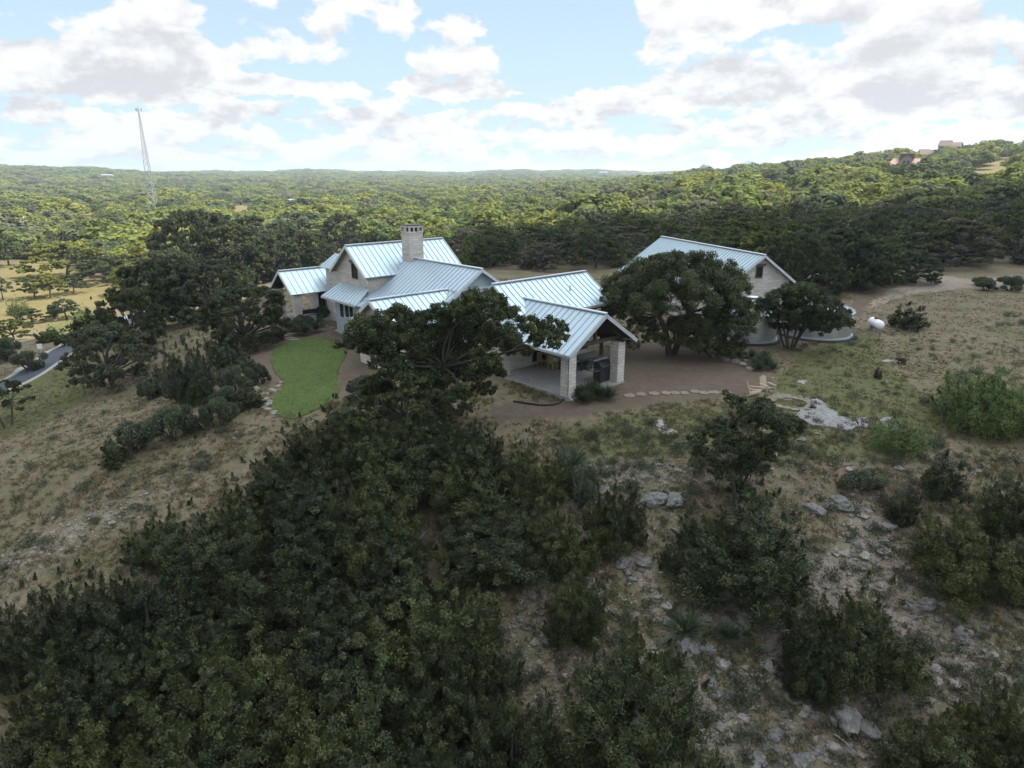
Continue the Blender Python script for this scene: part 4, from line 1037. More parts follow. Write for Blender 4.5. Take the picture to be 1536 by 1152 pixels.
def shrub(seed, h=1.6, R_=1.2, n=9000, ln=.12, wd=.05, mname='sage', clumps=16, up=.6, cr=1.0):
    r = np.random.default_rng(seed); random.seed(seed); mb = MB(); C, Rd = [], []
    for i in range(clumps):
        a = r.random()*6.283; q = math.sqrt(r.random())*R_*.72; z = h*(.25+.55*r.random())*(1-.45*(q/R_)**2)
        rad = min(R_, h)*(.20+.16*r.random())*cr; C.append((math.cos(a)*q, math.sin(a)*q, min(z, h-rad))); Rd.append(rad)
        if i % 2 == 0: limb(mb, (0,0,-.2), C[-1], .03*h, .01, .1, 5, 4)
    V, t = leaves(r, np.array(C), np.array(Rd), n, ln, wd, up=up, outw=.8, rand=.6, shell=.45)
    return crown_mesh('crown', V, t, M[mname]), mb.mesh('stems', M['bark'])
def sotol(seed, n=170, L=.75):
    r = np.random.default_rng(seed); d = unit(r.normal(size=(n, 3))); d[:,2] = np.abs(d[:,2])*.9+.12; d = unit(d)
    s = unit(np.cross(d, np.array([0,0,1.])+r.normal(0,.1,(n,3)))); ln = (L*(.7+.5*r.random(n)))[:,None]
    o = np.array([0,0,.12]); V = np.stack([o+s*.028, o+d*ln*.55+s*.022+[0,0,.03], o+d*ln, o+d*ln*.55-s*.022+[0,0,.03]], 1).reshape(-1, 3)
    return crown_mesh('sotol', V, np.clip(r.normal(.5,.2,n),0,1), M['sotol'])
def farcrown(seed, h=6.0, R_=3.6, n=1500, mname='valley', ln=.75, wd=.5, clumps=24):
    """distant tree: crown and trunk in one mesh, small in the picture"""
    r = np.random.default_rng(seed); random.seed(seed); C, Rd = [], []
    for i in range(clumps):
        f = (i+.5)/clumps; zc = 1-f*1.2; rr = math.sqrt(max(0, 1-zc*zc)); a = i*2.39996 + r.normal(0,.3); s = .55+.45*r.random()
        C.append((math.cos(a)*rr*R_*s, math.sin(a)*rr*R_*s, h*.42 + zc*h*.44*s)); Rd.append(R_*(.20+.14*r.random()))
    V, t = leaves(r, np.array(C), np.array(Rd), n, ln, wd, up=.3, outw=.9, rand=.6, shell=.3, flat=.9, center=np.array([0,0,h*.3]), face=1.3)
    mb = MB(); mb.tube([(0,0,-1),(.1,0,h*.3),(0,.1,h*.6)], [.22,.17,.08], 5)
    tv = np.array([tuple(p) for p in mb.v], float); tf = [f for f in mb.f if len(f) == 4]
    Fq = np.concatenate([np.arange(len(V)).reshape(-1,4), np.array(tf)+len(V)])
    return np_mesh('far_tree', np.concatenate([V, tv]), Fq, [M[mname], M['bark']], np.concatenate([t, np.full(len(tf), .5)]), mat_idx=np.concatenate([np.zeros(n), np.ones(len(tf))]))

def built_oak(base_px, clumps, name, label, cat, dep=2.2, n=46000, ln=.15, wd=.10, tr=.26, trunks=1, fork=.45, seed=1, mname='oak', flatz=.85, lift=0.0):
    """a single tree whose foliage masses are given as (x, y, radius) in photograph pixels, spread in depth about its own distance"""
    r = np.random.default_rng(seed); random.seed(seed); p = place(*base_px); sc = depth(p)/F
    fwd = Vector((p.x, p.y, 0)).normalized(); C, Rd = [], []
    for x, y, rad in clumps:
        d = pxdir(x, y); t = math.hypot(p.x, p.y)/math.hypot(d.x, d.y); q = Vector((0,0,H)) + d*t
        for k in range(2):
            off = r.uniform(-1, 1)*dep; s = 1 + off/math.hypot(p.x, p.y)
            qq = Vector((q.x*s, q.y*s, H + (q.z-H)*s)); qq = qq - p + Vector((r.normal(0,.15), 0, r.normal(0,.12)))
            C.append(tuple(qq)); Rd.append(rad*sc*(1.22 if k == 0 else 1.0))
    C = np.array(C); Rd = np.array(Rd); mb = MB(); top = C[:,2].max(); low_ = C[:,2].min()
    bases = []
    for k in range(trunks):
        a = 6.283*k/trunks + .4; sp_ = 0 if trunks == 1 else (.9 if trunks > 3 else .7)
        b = Vector((math.cos(a)*sp_*Rd.mean()*1.4, math.sin(a)*sp_*Rd.mean()*1.4, top*fork))
        limb(mb, (math.cos(a)*.12*(trunks > 1), math.sin(a)*.12*(trunks > 1), -.5), b, tr, tr*.7, .07, 8); bases.append(b)
    for c in C[::2]:
        b = min(bases, key=lambda q: (q-Vector(c)).length); limb(mb, b, b.lerp(Vector(c), .85), tr*.30, .02, .16, 5)
    sub = np.repeat(np.arange(len(Rd)), 30); d = unit(r.normal(size=(len(sub), 3))); d[:,2] = np.abs(d[:,2])*1.1 - .45
    C2 = C[sub] + d*(Rd[sub]*(.55+.55*r.random(len(sub))))[:,None]*np.array([1,1,flatz]); R2 = Rd[sub]*(.10+.20*r.random(len(sub)))
    V, t = leaves(r, C2, R2, n, ln, wd, up=.35, outw=.6, rand=.8, shell=.5, flat=.85, face=.6)
    e = empty(name, p, 0); tag(e, label, cat); link('crown', crown_mesh('crown', V, t, M[mname]), e); link('trunk', mb.mesh('trunk', M['bark']), e)
    return e

VAR = {}
VAR['J'] = [(juniper(11, 5.6, 2.7, 8), 5.6, 2.7), (juniper(12, 5.0, 2.5, 6), 5.0, 2.5), (juniper(13, 6.0, 2.6, 9), 6.0, 2.6), (juniper(14, 4.6, 2.6, 7), 4.6, 2.6)]
VAR['S'] = [(juniper(21, 2.6, 1.3, 5, 26000, .10, .028), 2.6, 1.3), (juniper(22, 2.2, 1.35, 4, 26000, .10, .028), 2.2, 1.35)]
VAR['O'] = [(oak(31, 6.2, 4.0, 40000, clumps=50), 6.2, 4.0), (oak(32, 5.6, 3.6, 36000, clumps=42), 5.6, 3.6)]
VAR['D'] = [(oak(33, 5.4, 3.4, 110000, .11, .07, 64, low=.10, flatz=.9), 5.4, 3.4), (oak(34, 5.8, 3.2, 110000, .11, .07, 60, low=.08, flatz=.9), 5.8, 3.2)]
VAR['E'] = [(oak(35, 5.2, 3.2, 80000, .11, .065, 54, 'greyoak', low=.12, flatz=.9), 5.2, 3.2)]
VAR['K'] = [(juniper(25, 5.4, 2.2, 6, 80000, .10, .027, 'greyoak'), 5.4, 2.2), (juniper(26, 4.2, 2.3, 6, 70000, .10, .027, 'greyoak'), 4.2, 2.3)]
VAR['A'] = [(oak(48, 4.4, 2.4, 13000, .15, .09, 22, low=.42, trunks=2, tr=.10), 4.4, 2.4)]
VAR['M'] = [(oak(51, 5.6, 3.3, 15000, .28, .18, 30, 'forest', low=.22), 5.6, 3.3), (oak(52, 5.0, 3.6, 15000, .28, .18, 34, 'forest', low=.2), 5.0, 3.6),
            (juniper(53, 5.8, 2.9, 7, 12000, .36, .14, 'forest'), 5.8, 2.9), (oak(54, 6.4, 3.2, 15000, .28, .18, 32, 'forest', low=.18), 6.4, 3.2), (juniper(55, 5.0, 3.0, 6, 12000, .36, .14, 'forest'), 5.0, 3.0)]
VAR['F'] = [farcrown(60+i, 5.6+.5*(i % 3), 3.4+.3*(i % 2), n=1500) for i in range(5)]
VAR['G'] = [(shrub(71), 1.6, 1.2), (shrub(72, 1.8, 1.1), 1.8, 1.1)]
VAR['Q'] = [(juniper(75, 3.4, 2.6, 10, 70000, .17, .024, 'mesquite'), 3.4, 2.6), (juniper(76, 2.4, 1.8, 7, 12000, .17, .022, 'mesquite'), 2.4, 1.8)]
VAR['Y'] = [(oak(81, 5.0, 2.2, 9000, .30, .20, 20, 'yellowleaf', low=.2), 5.0, 2.2)]
VAR['V'] = [(oak(85, 5.0, 3.2, 11000, .32, .2, 26, 'valley', low=.34, tr=.2), 5.0, 3.2), (oak(86, 5.4, 3.6, 11000, .32, .2, 30, 'valley', low=.3, tr=.22), 5.4, 3.6)]
SOT = [sotol(91), sotol(92)]
random.seed(5)
def tree_at(kind, i, p, w, h, name, label, cat='tree', group=None, stem='trunk'):
    (cm, tm), h0, r0 = VAR[kind][i % len(VAR[kind])]
    e = empty(name, p, random.uniform(0, 6.28)); tag(e, label, cat, group)
    e.scale = (w/2/r0, w/2/r0, h/h0)
    link('crown', cm, e); link(stem, tm, e); return e
def plant(kind, i, cx, yt, yb, wpx, name, label, cat='tree', group=None, rz=None, stem='trunk'):
    p = place(cx, yb); d = pxdir(cx, yt); t = math.hypot(p.x, p.y)/math.hypot(d.x, d.y)
    h = max(.4, H + d.z*t - p.z); w = wpx*depth(p)/F
    e = tree_at(kind, i, p, w, h, name, label, cat, group, stem)
    if rz is not None: e.rotation_euler[2] = rz
    return e
SL = 'junipers on the slope below the house'
JUN = [  # centre x, top y, base y, width px, label
 (508,588,705,135,'dark juniper at the right edge of the lawn, topmost of the slope thicket'),
 (436,640,760,125,'pointed dark juniper just below the lawn\'s stone edge'),
 (610,618,740,165,'dark juniper in deep shade beneath the left boughs of the spreading oak'),
 (715,640,765,170,'dark juniper below the trunk of the spreading oak'),
 (795,640,745,105,'juniper at the upper right corner of the dark thicket, below the mulch bank'),
 (366,708,835,120,'juniper on the thicket\'s open left edge, next below the lawn-side pair'),
 (480,690,830,165,'broad juniper in the middle of the upper thicket'),
 (236,756,835,100,'small juniper standing out from the thicket onto the dry grass slope'),
 (318,738,880,165,'juniper on the thicket\'s left edge above the two widest ones'),
 (450,790,930,180,'wide juniper at the heart of the dark thicket'),
 (738,735,850,175,'juniper of the thicket\'s right side, below the spreading oak\'s trunk shade'),
 (835,742,845,120,'juniper at the thicket\'s right edge facing the bare rocky strip'),
 (136,828,985,150,'juniper at the lower left shoulder of the thicket beside the stony grass'),
 (235,812,985,180,'large dark juniper on the thicket\'s lower left'),
 (24,875,1020,110,'dark juniper cut by the left frame edge'),
 (590,775,930,190,'juniper in the thicket around a gap of bare grey twigs'),
 (640,840,1010,215,'big juniper right of the grey twig gap'),
 (410,930,1110,210,'dark juniper in the lower middle of the thicket'),
 (345,985,1180,215,'juniper with lighter yellow-green tips in the lower left thicket'),
 (155,1050,1200,190,'juniper in the lower left corner with pale tips'),
 (560,985,1190,235,'broad juniper at the bottom of the thicket, middle one of the lowest row'),
 (770,1000,1190,165,'juniper at the bottom next to the tall pointed one'),
 (948,915,1150,215,'tall pointed juniper alone on the stony ground at the bottom'),
 (1065,1100,1260,130,'low juniper at the bottom edge right of the tall pointed one'),
 (702,880,1035,140,'juniper at the thicket\'s right edge above the bottom row'),
 (270,930,1080,175,'juniper between the lower left ones in deep shade'),
 (530,880,1040,190,'juniper in the centre of the lower thicket'),
 (920,700,815,105,'upright juniper standing alone left of the flat grey boulders'),
 (1125,722,885,215,'large rounded juniper in the middle of the rocky slope'),
 (1275,850,1015,165,'juniper down the rocky slope, right of the bare boulder patch'),
 (1210,905,1040,90,'smaller juniper leaning against the slope juniper by the boulder patch'),
 (1406,672,745,72,'small round juniper above the right-hand juniper clump'),
 (1356,722,785,50,'narrow little juniper beside the right-hand clump'),
 (1440,745,880,150,'biggest juniper of the clump at the right'),
 (1512,690,800,95,'juniper of the right clump cut by the frame edge, upper one'),
 (1516,770,890,100,'juniper of the right clump cut by the frame edge, lower one'),
 (1500,985,1160,130,'juniper in the lower right corner, topmost of the corner group'),
 (1405,1060,1220,190,'wide juniper at the bottom of the lower right corner'),
 (1004,810,855,40,'spindly little juniper on bare ground between the two slope junipers'),
 (1357,452,492,56,'round juniper bush beside the white propane tank'),
 (40,1075,1230,140,'juniper in the extreme lower left corner'),
 (648,592,705,140,'dark juniper filling the shade right under the spreading oak\'s trunk'),(708,612,722,110,'dark juniper at the foot of the spreading oak, right of its trunk'),(560,600,720,130,'dark juniper between lawn tip and the low dark oak'),(322,890,1015,130,'juniper filling the dark hollow on the thicket\'s left'),(560,700,850,150,'juniper just below the low dark oak at the thicket top'),(180,930,1090,170,'dark juniper behind the lower left corner ones'),(90,960,1120,140,'dark juniper near the stones of the lower left gap'),(860,830,960,90,'low juniper below the thicket\'s right edge'),(480,1060,1260,210,'juniper at the very bottom left of centre'),(660,1085,1280,170,'juniper at the very bottom beside the airy gap'),(640,945,1110,165,'juniper deep in the lower thicket, right of centre'),
]
for i, (cx, yt, yb, w, lab) in enumerate(JUN):
    small = w < 75
    plant('S' if small else 'J', i, cx, yt, yb, w*1.16, 'juniper_tree', lab, 'juniper', SL if 580 < yt and not small else None)
# named trees near the house
built_oak((668,650), [(560,492,26),(592,474,24),(600,502,34),(640,480,28),(655,512,34),(692,466,26),(725,458,26),(705,492,36),(746,472,26),(757,506,28),(803,488,20),(826,492,20),(838,503,13),(812,514,15),(540,515,20),(690,532,34),(722,542,28),(640,540,24),(612,526,22),(575,520,22),(770,520,20),(735,450,16),(665,470,18),(600,548,20),(648,562,20),(700,560,20),(742,556,16),(570,548,16),(560,575,18),(592,590,20),(640,592,20),(690,592,18),(722,580,16)], 'live_oak_tree', 'spreading live oak in front of the house, hiding part of the pale blue roofs', 'oak', 2.6, 200000, .11, .07, seed=3, fork=.5)
plant('O', 0, 610, 545, 670, 175, 'live_oak_tree', 'low dark oak tucked under the left side of the spreading oak', 'oak')
built_oak((1006,533), [(930,430,30),(922,468,20),(960,412,34),(1000,400,30),(1040,396,32),(1080,410,28),(1102,432,24),(960,450,38),(1010,445,42),(1060,440,40),(1090,466,32),(1110,490,22),(1060,490,36),(1090,512,24),(1025,485,24),(962,485,20),(930,498,14),(1055,515,18),(985,388,14),(1114,455,14),(1020,384,12),(910,448,14),(980,508,16),(1040,505,20),(1075,530,14),(1100,526,14),(948,514,12)], 'live_oak_tree', 'big round live oak with a double trunk between pavilion and barn', 'oak', 3.0, 230000, .115, .075, tr=.26, trunks=2, fork=.42, seed=5)
built_oak((1186,522), [(1150,456,17),(1175,442,22),(1210,441,25),(1240,456,22),(1262,470,15),(1200,468,25),(1236,480,17),(1166,474,15),(1146,468,10),(1266,485,9),(1220,470,18),(1188,455,20),(1168,490,13),(1228,492,13),(1200,488,15),(1250,488,9)], 'live_oak_tree', 'many-stemmed tree standing in front of the galvanised water tanks', 'tree', 1.5, 110000, .10, .065, tr=.10, trunks=6, fork=.5, seed=7)
built_oak((1103,755), [(1080,640,24),(1110,606,14),(1126,626,24),(1152,640,22),(1180,640,20),(1060,680,18),(1100,668,26),(1140,680,24),(1166,664,17),(1090,708,18),(1110,730,18),(1196,634,11),(1048,655,12),(1122,702,20),(1086,590,6),(1140,610,12)], 'live_oak_tree', 'thin airy oak on the slope in front of the fire pit chairs', 'oak', 1.2, 70000, .10, .055, tr=.10, trunks=2, fork=.35, seed=9)
plant('D', 0, 372, 428, 522, 128, 'live_oak_tree', 'round dense oak left of the lawn path and far porch', 'oak')
LEFT = [(318,385,480,122,'E',0,'grey-green oak directly behind the round dense oak'), (250,385,490,115,'D',0,'dark oak behind the half hidden pickup'),
 (205,428,530,86,'D',1,'dark oak over the road bend, next to the pickup'), (172,482,580,118,'E',0,'low dark oak leaning over the road shoulder'),
 (150,445,520,90,'M',2,'dark cedar above the road at the edge of the yellow field'), (290,462,600,78,'K',0,'tall grey-green juniper standing on the left grass slope'),
 (240,528,590,54,'K',1,'small conical juniper left of the tall grey-green one'), (12,565,640,80,'A',0,'small bare-stemmed tree at the left frame edge'),
 (345,505,560,70,'S',0,'little juniper under the round dense oak'), (335,475,540,56,'K',1,'dark juniper between the tall grey-green one and the round oak')]
LEFT += [(292,312,432,105,'D',0,'tall dark oak nearest the radio mast, first of the row behind the porch'), (352,335,428,112,'D',1,'tall dark oak standing behind the round dense oak, second of the row'), (412,348,418,92,'D',0,'dark oak right behind the far porch roof'),
 (468,345,408,66,'D',1,'round green-topped oak between far porch and the big gable'), (330,318,405,90,'M',0,'dark oak crown rising at the back of the row behind the porch'), (385,322,398,90,'M',3,'shaded oak at the back of the row, above the far porch'), (265,372,450,84,'D',1,'dark oak at the wood edge facing the yellow field'), (515,322,378,70,'M',1,'oak behind the left end of the big gable roof'), (232,400,462,60,'M',2,'dark cedar at the wood edge below the yellow-tinged oak'),
 (1192,346,440,98,'D',0,'large round pale-topped oak just right of the barn'), (1285,384,432,84,'D',1,'dark low oak on the near side of the far track bend'), (1360,372,424,88,'D',0,'dark round oak where the far track leaves the wood'), (1240,398,442,62,'D',1,'dark low tree between barn and track'), (1315,398,428,50,'D',0,'dark bushy oak between the two round ones by the track')]
for cx, yt, yb, w, k, i, lab in LEFT: plant(k, i, cx, yt, yb, w, 'oak_tree' if k in 'OMADE' and i not in (2, 4) else 'juniper_tree', lab, 'tree')
BUSH = [(262,600,660,85,'G','grey sage bush in the middle of the left grass slope'), (205,625,675,75,'G','greyish bush lower on the left grass slope, left of the sage bush'),
 (172,650,700,60,'S','dark low juniper bush on the left grass slope'), (340,575,620,55,'G','grey bush at the rocks below the soil path'), (375,570,612,46,'S','dark bush at the top of the lawn retaining stones'),
 (310,560,605,50,'S','dark bush among rocks below the tall grey-green juniper'),(355,540,590,60,'G','pale bush between rocks and soil path'),(395,545,575,25,'G','small yellow-green shrub beside the soil path'),
 (300,545,590,52,'G','grey bush between the tall grey-green juniper and the soil path'),(270,555,600,56,'G','grey bush just below the small conical juniper'),(330,590,640,60,'G','soft grey bush at the upper end of the left grass slope'),(225,560,600,44,'G','low grey bush left of the small conical juniper'),(380,530,578,40,'G','grey-green bush where the soil path bends'),(545,560,600,60,'G','grey-green shrub at the lawn\'s right rim under the spreading oak'), (520,610,650,60,'G','bluish shrub at the left tip of the low dark oak'),
 (1478,415,436,38,'G','right one of two grey bushes by the far track'), (1472,412,428,28,'G','grey bush behind the right bush by the far track'), (1516,410,436,44,'G','grey bush by the far track, nearest the right frame edge'),
 (1316,546,568,16,'S','tiny dark cedar seedling alone in the right meadow'), (1352,535,545,20,'G','low grey tuft bush in the right meadow'),
 (1218,603,615,12,'S','small round dark bush on the bare rock ledge'), (1350,640,668,36,'S','dark stump-like bush under the feathery mesquite'),
 (870,690,760,70,'G','rough grey bush at the edge of the rocky slope'), (845,680,725,45,'G','spiky grey bush beside the rough grey bush'),
 (1290,700,735,70,'G','grey bush above the boulder run on the right'),
 (48,462,484,44,'M','dark bush beyond the road at the edge of the yellow field'),(20,478,510,50,'M','dark shrubbery left of the blank sign'),(75,486,512,46,'M','dark green shrub behind the blank sign'),(45,520,555,60,'G','grey shrub at the road near the left edge'),
 (130,455,488,50,'Q','pale green shrub above the far road end'),(150,470,502,50,'G','grey-green shrub above the road shoulder'),(100,448,478,44,'V','small sunlit oak bush between field and road'),(10,500,540,60,'G','greyish bush at the left edge above the road'),(95,500,520,26,'G','low green bush just beyond the road bank'),(1150,452,470,30,'G','bush at the foot of the barn beside the smaller tank'),
 (455,470,492,40,'G','shrub in the bed by the far porch'),(492,455,478,40,'G','leafy shrub under the window of the far porch wall'),(520,505,520,40,'S','dark clipped shrub at the lawn\'s top right')]
for i, (cx, yt, yb, w, k, lab) in enumerate(BUSH):
    plant(k, i, cx, yt, yb, w, 'shrub', lab, 'shrub', stem='stems' if k == 'G' else 'trunk')
plant('Q', 0, 1482, 520, 640, 160, 'mesquite_shrub', 'big feathery bright green mesquite at the right edge', 'shrub', stem='stems')
plant('Q', 1, 1345, 608, 672, 105, 'mesquite_shrub', 'small wispy bright green mesquite beside the bare rock', 'shrub', stem='stems')
def sot(px, py, s, lab, grp):
    p = place(px, py); o = link('sotol_plant', random.choice(SOT), None, p, random.random()*6, (s, s, s)); tag(o, lab, 'plant', grp)
for px, py, s in ((868,598,1.1),(880,596,1.2),(890,590,1.1),(898,598,1.1),(912,600,1.2),(878,605,1.0)): sot(px, py, s, 'spiky sotol clump planted below the pavilion\'s front corner', 'sotols below the pavilion')
for px, py, s in ((1127,538,1.0),(1140,545,1.0),(1150,552,1.1),(1138,556,.9),(1158,556,.9),(1146,541,1.0),(1132,551,.9)): sot(px, py, s, 'round dark sotol in the bed beside the border rocks', 'sotols by the border rocks')
for px, py, s in ((437,497,1.2),(445,490,1.2),(458,503,1.4),(474,498,1.3),(462,490,1.2),(447,502,1.2),(480,490,1.2),(430,490,1.2)): sot(px, py, s, 'dark sotol clump in the bed between lawn and far porch', 'sotols in the porch bed')
for px, py, s, lab in ((855,712,1.7,'spiky yucca at the right edge of the thicket'),(1028,955,1.3,'spiky sotol among stones left of the slope juniper'),(1060,905,1.1,'spiky sotol by the boulder patch'),(1092,960,1.0,'sotol tuft near the lower boulders')): sot(px, py, s, lab, None)

# ------------------------------------------------------------------ woods: nearest trees one by one, the far rest as one mass
EXCL = Z_YEL + [[(x, y+dy) for x, y in p] for p in Z_YEL[3:] for dy in (6, 12, 18)] + [[(x, y+dy) for x, y in p] for p in (Z_YEL[6], Z_YEL[-1]) for dy in (24, 30)] + [[(-90,395),(110,385),(200,425),(235,470),(120,520),(-90,620)], [(1000,430),(1215,425),(1270,440),(1400,428),(1420,405),(1470,400),(1536,404),(1800,404),(1800,1152),(0,1152),(0,520),(120,500),(260,470),(420,418),(480,400),(500,372),(690,372),(705,398),(760,406),(900,406),(950,400),(960,376),(1000,352)],
   [(1240,388),(1300,378),(1340,386),(1300,396)], [(1325,281),(1385,281),(1385,252),(1325,252)], [(1376,254),(1406,254),(1406,226),(1376,226)], [(1410,240),(1440,240),(1440,214),(1410,214)], [(1396,290),(1416,290),(1416,268),(1396,268)], [(24,358),(66,358),(66,336),(24,336)], [(428,322),(456,322),(456,306),(428,306)], [(152,277),(172,277),(172,264),(152,264)], [(1158,256),(1176,256),(1176,243),(1158,243)]]
def clear(px, py):
    r = np.zeros(np.shape(px), bool)
    for p in EXCL: r |= inpoly(px, py, p)
    return r
def scatter():
    P = []
    for r0, r1, s in ((62,120,5.0),(120,200,6.0),(200,520,8.6),(520,1200,12),(1200,2400,15),(2400,4600,24)):
        g = np.arange(-r1, r1, s); X, Y = np.meshgrid(g, np.arange(0, r1, s)); X = X.ravel(); Y = Y.ravel()
        X = X + rng.uniform(-.42, .42, X.shape)*s; Y = Y + rng.uniform(-.42, .42, Y.shape)*s
        rad = np.hypot(X, Y); az = np.degrees(np.arctan2(X, Y)); k = (rad >= r0) & (rad < r1) & (np.abs(az) < 62); X, Y = X[k], Y[k]
        Z = zg(X, Y); px, py = proj(X, Y, Z); k = ~clear(px, py)
        k &= ~((np.hypot(X-62, Y-98) < 26) & (py > 400))
        # open patches of grass here and there in the valley
        op = (np.sin(X*.019+1)*np.sin(Y*.013+2)+.5*np.sin(X*.05)*np.sin(Y*.043+1)); k &= ~((op > .80) & (np.hypot(X, Y) > 300) & (rng.random(len(X)) < .93))
        P.append(np.stack([X[k], Y[k], Z[k], np.full(k.sum(), s)], 1))
    P = np.concatenate(P); return P[np.argsort(np.hypot(P[:,0], P[:,1]))]
PTS = scatter()
_px = proj(PTS[:,0], PTS[:,1], PTS[:,2])[0]; _in = (_px > -120) & (_px < 1656)
PTS = np.concatenate([PTS[_in], PTS[~_in]])      # trees of the view first, nearest first
rr = np.random.default_rng(3)
NI = 330; count = 0
far_src = {}
for q in PTS[:NI]:
    x, y, z, s = q; rad = math.hypot(x, y); px, py = proj(x, y, z)
    sc = rr.uniform(.8, 1.25); w = 7.8*sc*rr.uniform(.85,1.15); h = 5.7*sc*rr.uniform(.85,1.15)
    if rad < 150 and px > 1150: h *= 1.05
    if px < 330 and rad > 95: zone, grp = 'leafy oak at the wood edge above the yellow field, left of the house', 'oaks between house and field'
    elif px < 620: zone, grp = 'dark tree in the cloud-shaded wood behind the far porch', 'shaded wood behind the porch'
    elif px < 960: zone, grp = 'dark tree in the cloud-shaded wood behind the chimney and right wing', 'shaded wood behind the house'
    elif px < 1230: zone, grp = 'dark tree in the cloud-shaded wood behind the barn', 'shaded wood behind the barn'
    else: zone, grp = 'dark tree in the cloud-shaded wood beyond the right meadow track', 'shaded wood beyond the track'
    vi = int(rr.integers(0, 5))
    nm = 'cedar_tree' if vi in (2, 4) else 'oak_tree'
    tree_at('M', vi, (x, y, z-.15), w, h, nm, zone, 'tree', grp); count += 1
# scattered oaks of the yellow field, one by one
for cx, yt, yb, w, k, i, lab in ((101,362,416,108,'V',1,'broad leaning oak clump at the back of the yellow field'), (52,412,447,42,'V',0,'small crooked oak in the yellow field, left of its twin'), (76,410,446,40,'V',0,'small crooked oak in the yellow field, right one of the pair'),
    (70,396,425,20,'Y',0,'bright yellow-green sapling in the yellow field'), (5,415,450,30,'V',0,'oak crown at the left frame edge in the yellow field'), (155,385,425,70,'V',0,'round oak at the right end of the yellow field'), (110,412,440,40,'V',1,'pale thin oak right of the crooked pair'), (28,440,472,36,'Q',1,'pale green bush at the near edge of the yellow field'),
    (12,350,398,50,'V',1,'dark oak at the left frame edge behind the yellow field'), (225,368,420,70,'Y',0,'yellow-tinged oak at the wood edge beside the dark trees'), (200,395,440,60,'V',0,'green oak below the yellow-tinged one'),(85,455,475,26,'G','g','low green bush at the field track')):
    if i == 'g': plant('G', 0, cx, yt, yb, w, 'shrub', lab, 'shrub', stem='stems')
    else: plant(k, i, cx, yt, yb, w, 'oak_tree' if k in 'VY' else 'shrub', lab, 'oak' if k in 'VY' else 'shrub')
# skyline trees of the right hill
for cx, yt, yb, w, lab in ((1325,213,229,20,'round tree standing clear on the skyline left of the hilltop houses'), (1313,218,230,11,'small tree beside the round skyline tree'), (1058,248,262,18,'dark round tree on the ridge beside the tiny water tower'), (1133,241,256,50,'wide flat-topped oak on the ridge right of the tiny water tower'), (1182,243,254,16,'low oak on the ridge beside the small white building')):
    p = place(cx, yb); s = depth(p)/F; o = link('oak_tree', VAR['F'][1], None, p, 1.0, (s*w/7.4, s*w/7.4, s*(yb-yt)/5.6)); tag(o, lab, 'oak')
def woodland():
    REST = PTS[NI:]; n = len(REST)
    rad = np.hypot(REST[:,0], REST[:,1])
    me = bpy.data.meshes.new('woodland'); me.vertices.add(n); me.vertices.foreach_set('co', np.ascontiguousarray(REST[:,:3]-[0,0,.2], np.float32).ravel())
    base = np.clip(REST[:,3]/6.2, .9, 3.2)*1.06
    vr_ = np.clip(np.exp(rr.normal(0, .30, n)), .5, 1.9); sx = base*vr_*1.10; sz = np.minimum(base, 1.25)*np.clip(vr_**.7, .6, 1.4)*rr.uniform(.85, 1.15, n)
    scl = np.stack([sx, sx*rr.uniform(.85,1.15,n), sz], 1).astype(np.float32)
    for nm, typ, arr, key in (('scl','FLOAT_VECTOR',scl,'vector'), ('rz','FLOAT',rr.uniform(0,6.28,n).astype(np.float32),'value'), ('pick','INT',rr.integers(0,5,n).astype(np.int32),'value')):
        a = me.attributes.new(nm, typ, 'POINT'); a.data.foreach_set(key, arr.ravel())
    o = link('woodland', me); tag(o, 'continuous wood of green oaks and junipers filling the valley and the hills', 'woodland', kind='stuff')
    for m in (M['valley'], M['bark']): me.materials.append(m)
    ng = bpy.data.node_groups.new('woodland_scatter', 'GeometryNodeTree')
    ng.interface.new_socket('Geometry', in_out='INPUT', socket_type='NodeSocketGeometry'); ng.interface.new_socket('Geometry', in_out='OUTPUT', socket_type='NodeSocketGeometry')
    N, L = ng.nodes, ng.links
    gi = N.new('NodeGroupInput'); go = N.new('NodeGroupOutput'); jn = N.new('GeometryNodeJoinGeometry')
    for me2 in VAR['F']:
        src = bpy.data.objects.new('far_tree', me2)
        oi = N.new('GeometryNodeObjectInfo'); oi.inputs[0].default_value = src; oi.inputs['As Instance'].default_value = True
        L.new(oi.outputs['Geometry'], jn.inputs[0])
    ip = N.new('GeometryNodeInstanceOnPoints'); ip.inputs['Pick Instance'].default_value = True
    def named(nm, t):
        a = N.new('GeometryNodeInputNamedAttribute'); a.data_type = t; a.inputs[0].default_value = nm; return a.outputs[0]
    L.new(gi.outputs[0], ip.inputs['Points']); L.new(jn.outputs[0], ip.inputs['Instance']); L.new(named('pick','INT'), ip.inputs['Instance Index'])
    cx = N.new('ShaderNodeCombineXYZ'); L.new(named('rz','FLOAT'), cx.inputs[2]); L.new(cx.outputs[0], ip.inputs['Rotation']); L.new(named('scl','FLOAT_VECTOR'), ip.inputs['Scale'])
    L.new(ip.outputs[0], go.inputs[0])
    md = o.modifiers.new('scatter', 'NODES'); md.node_group = ng
    print('woodland', n, 'individual', count)
woodland()
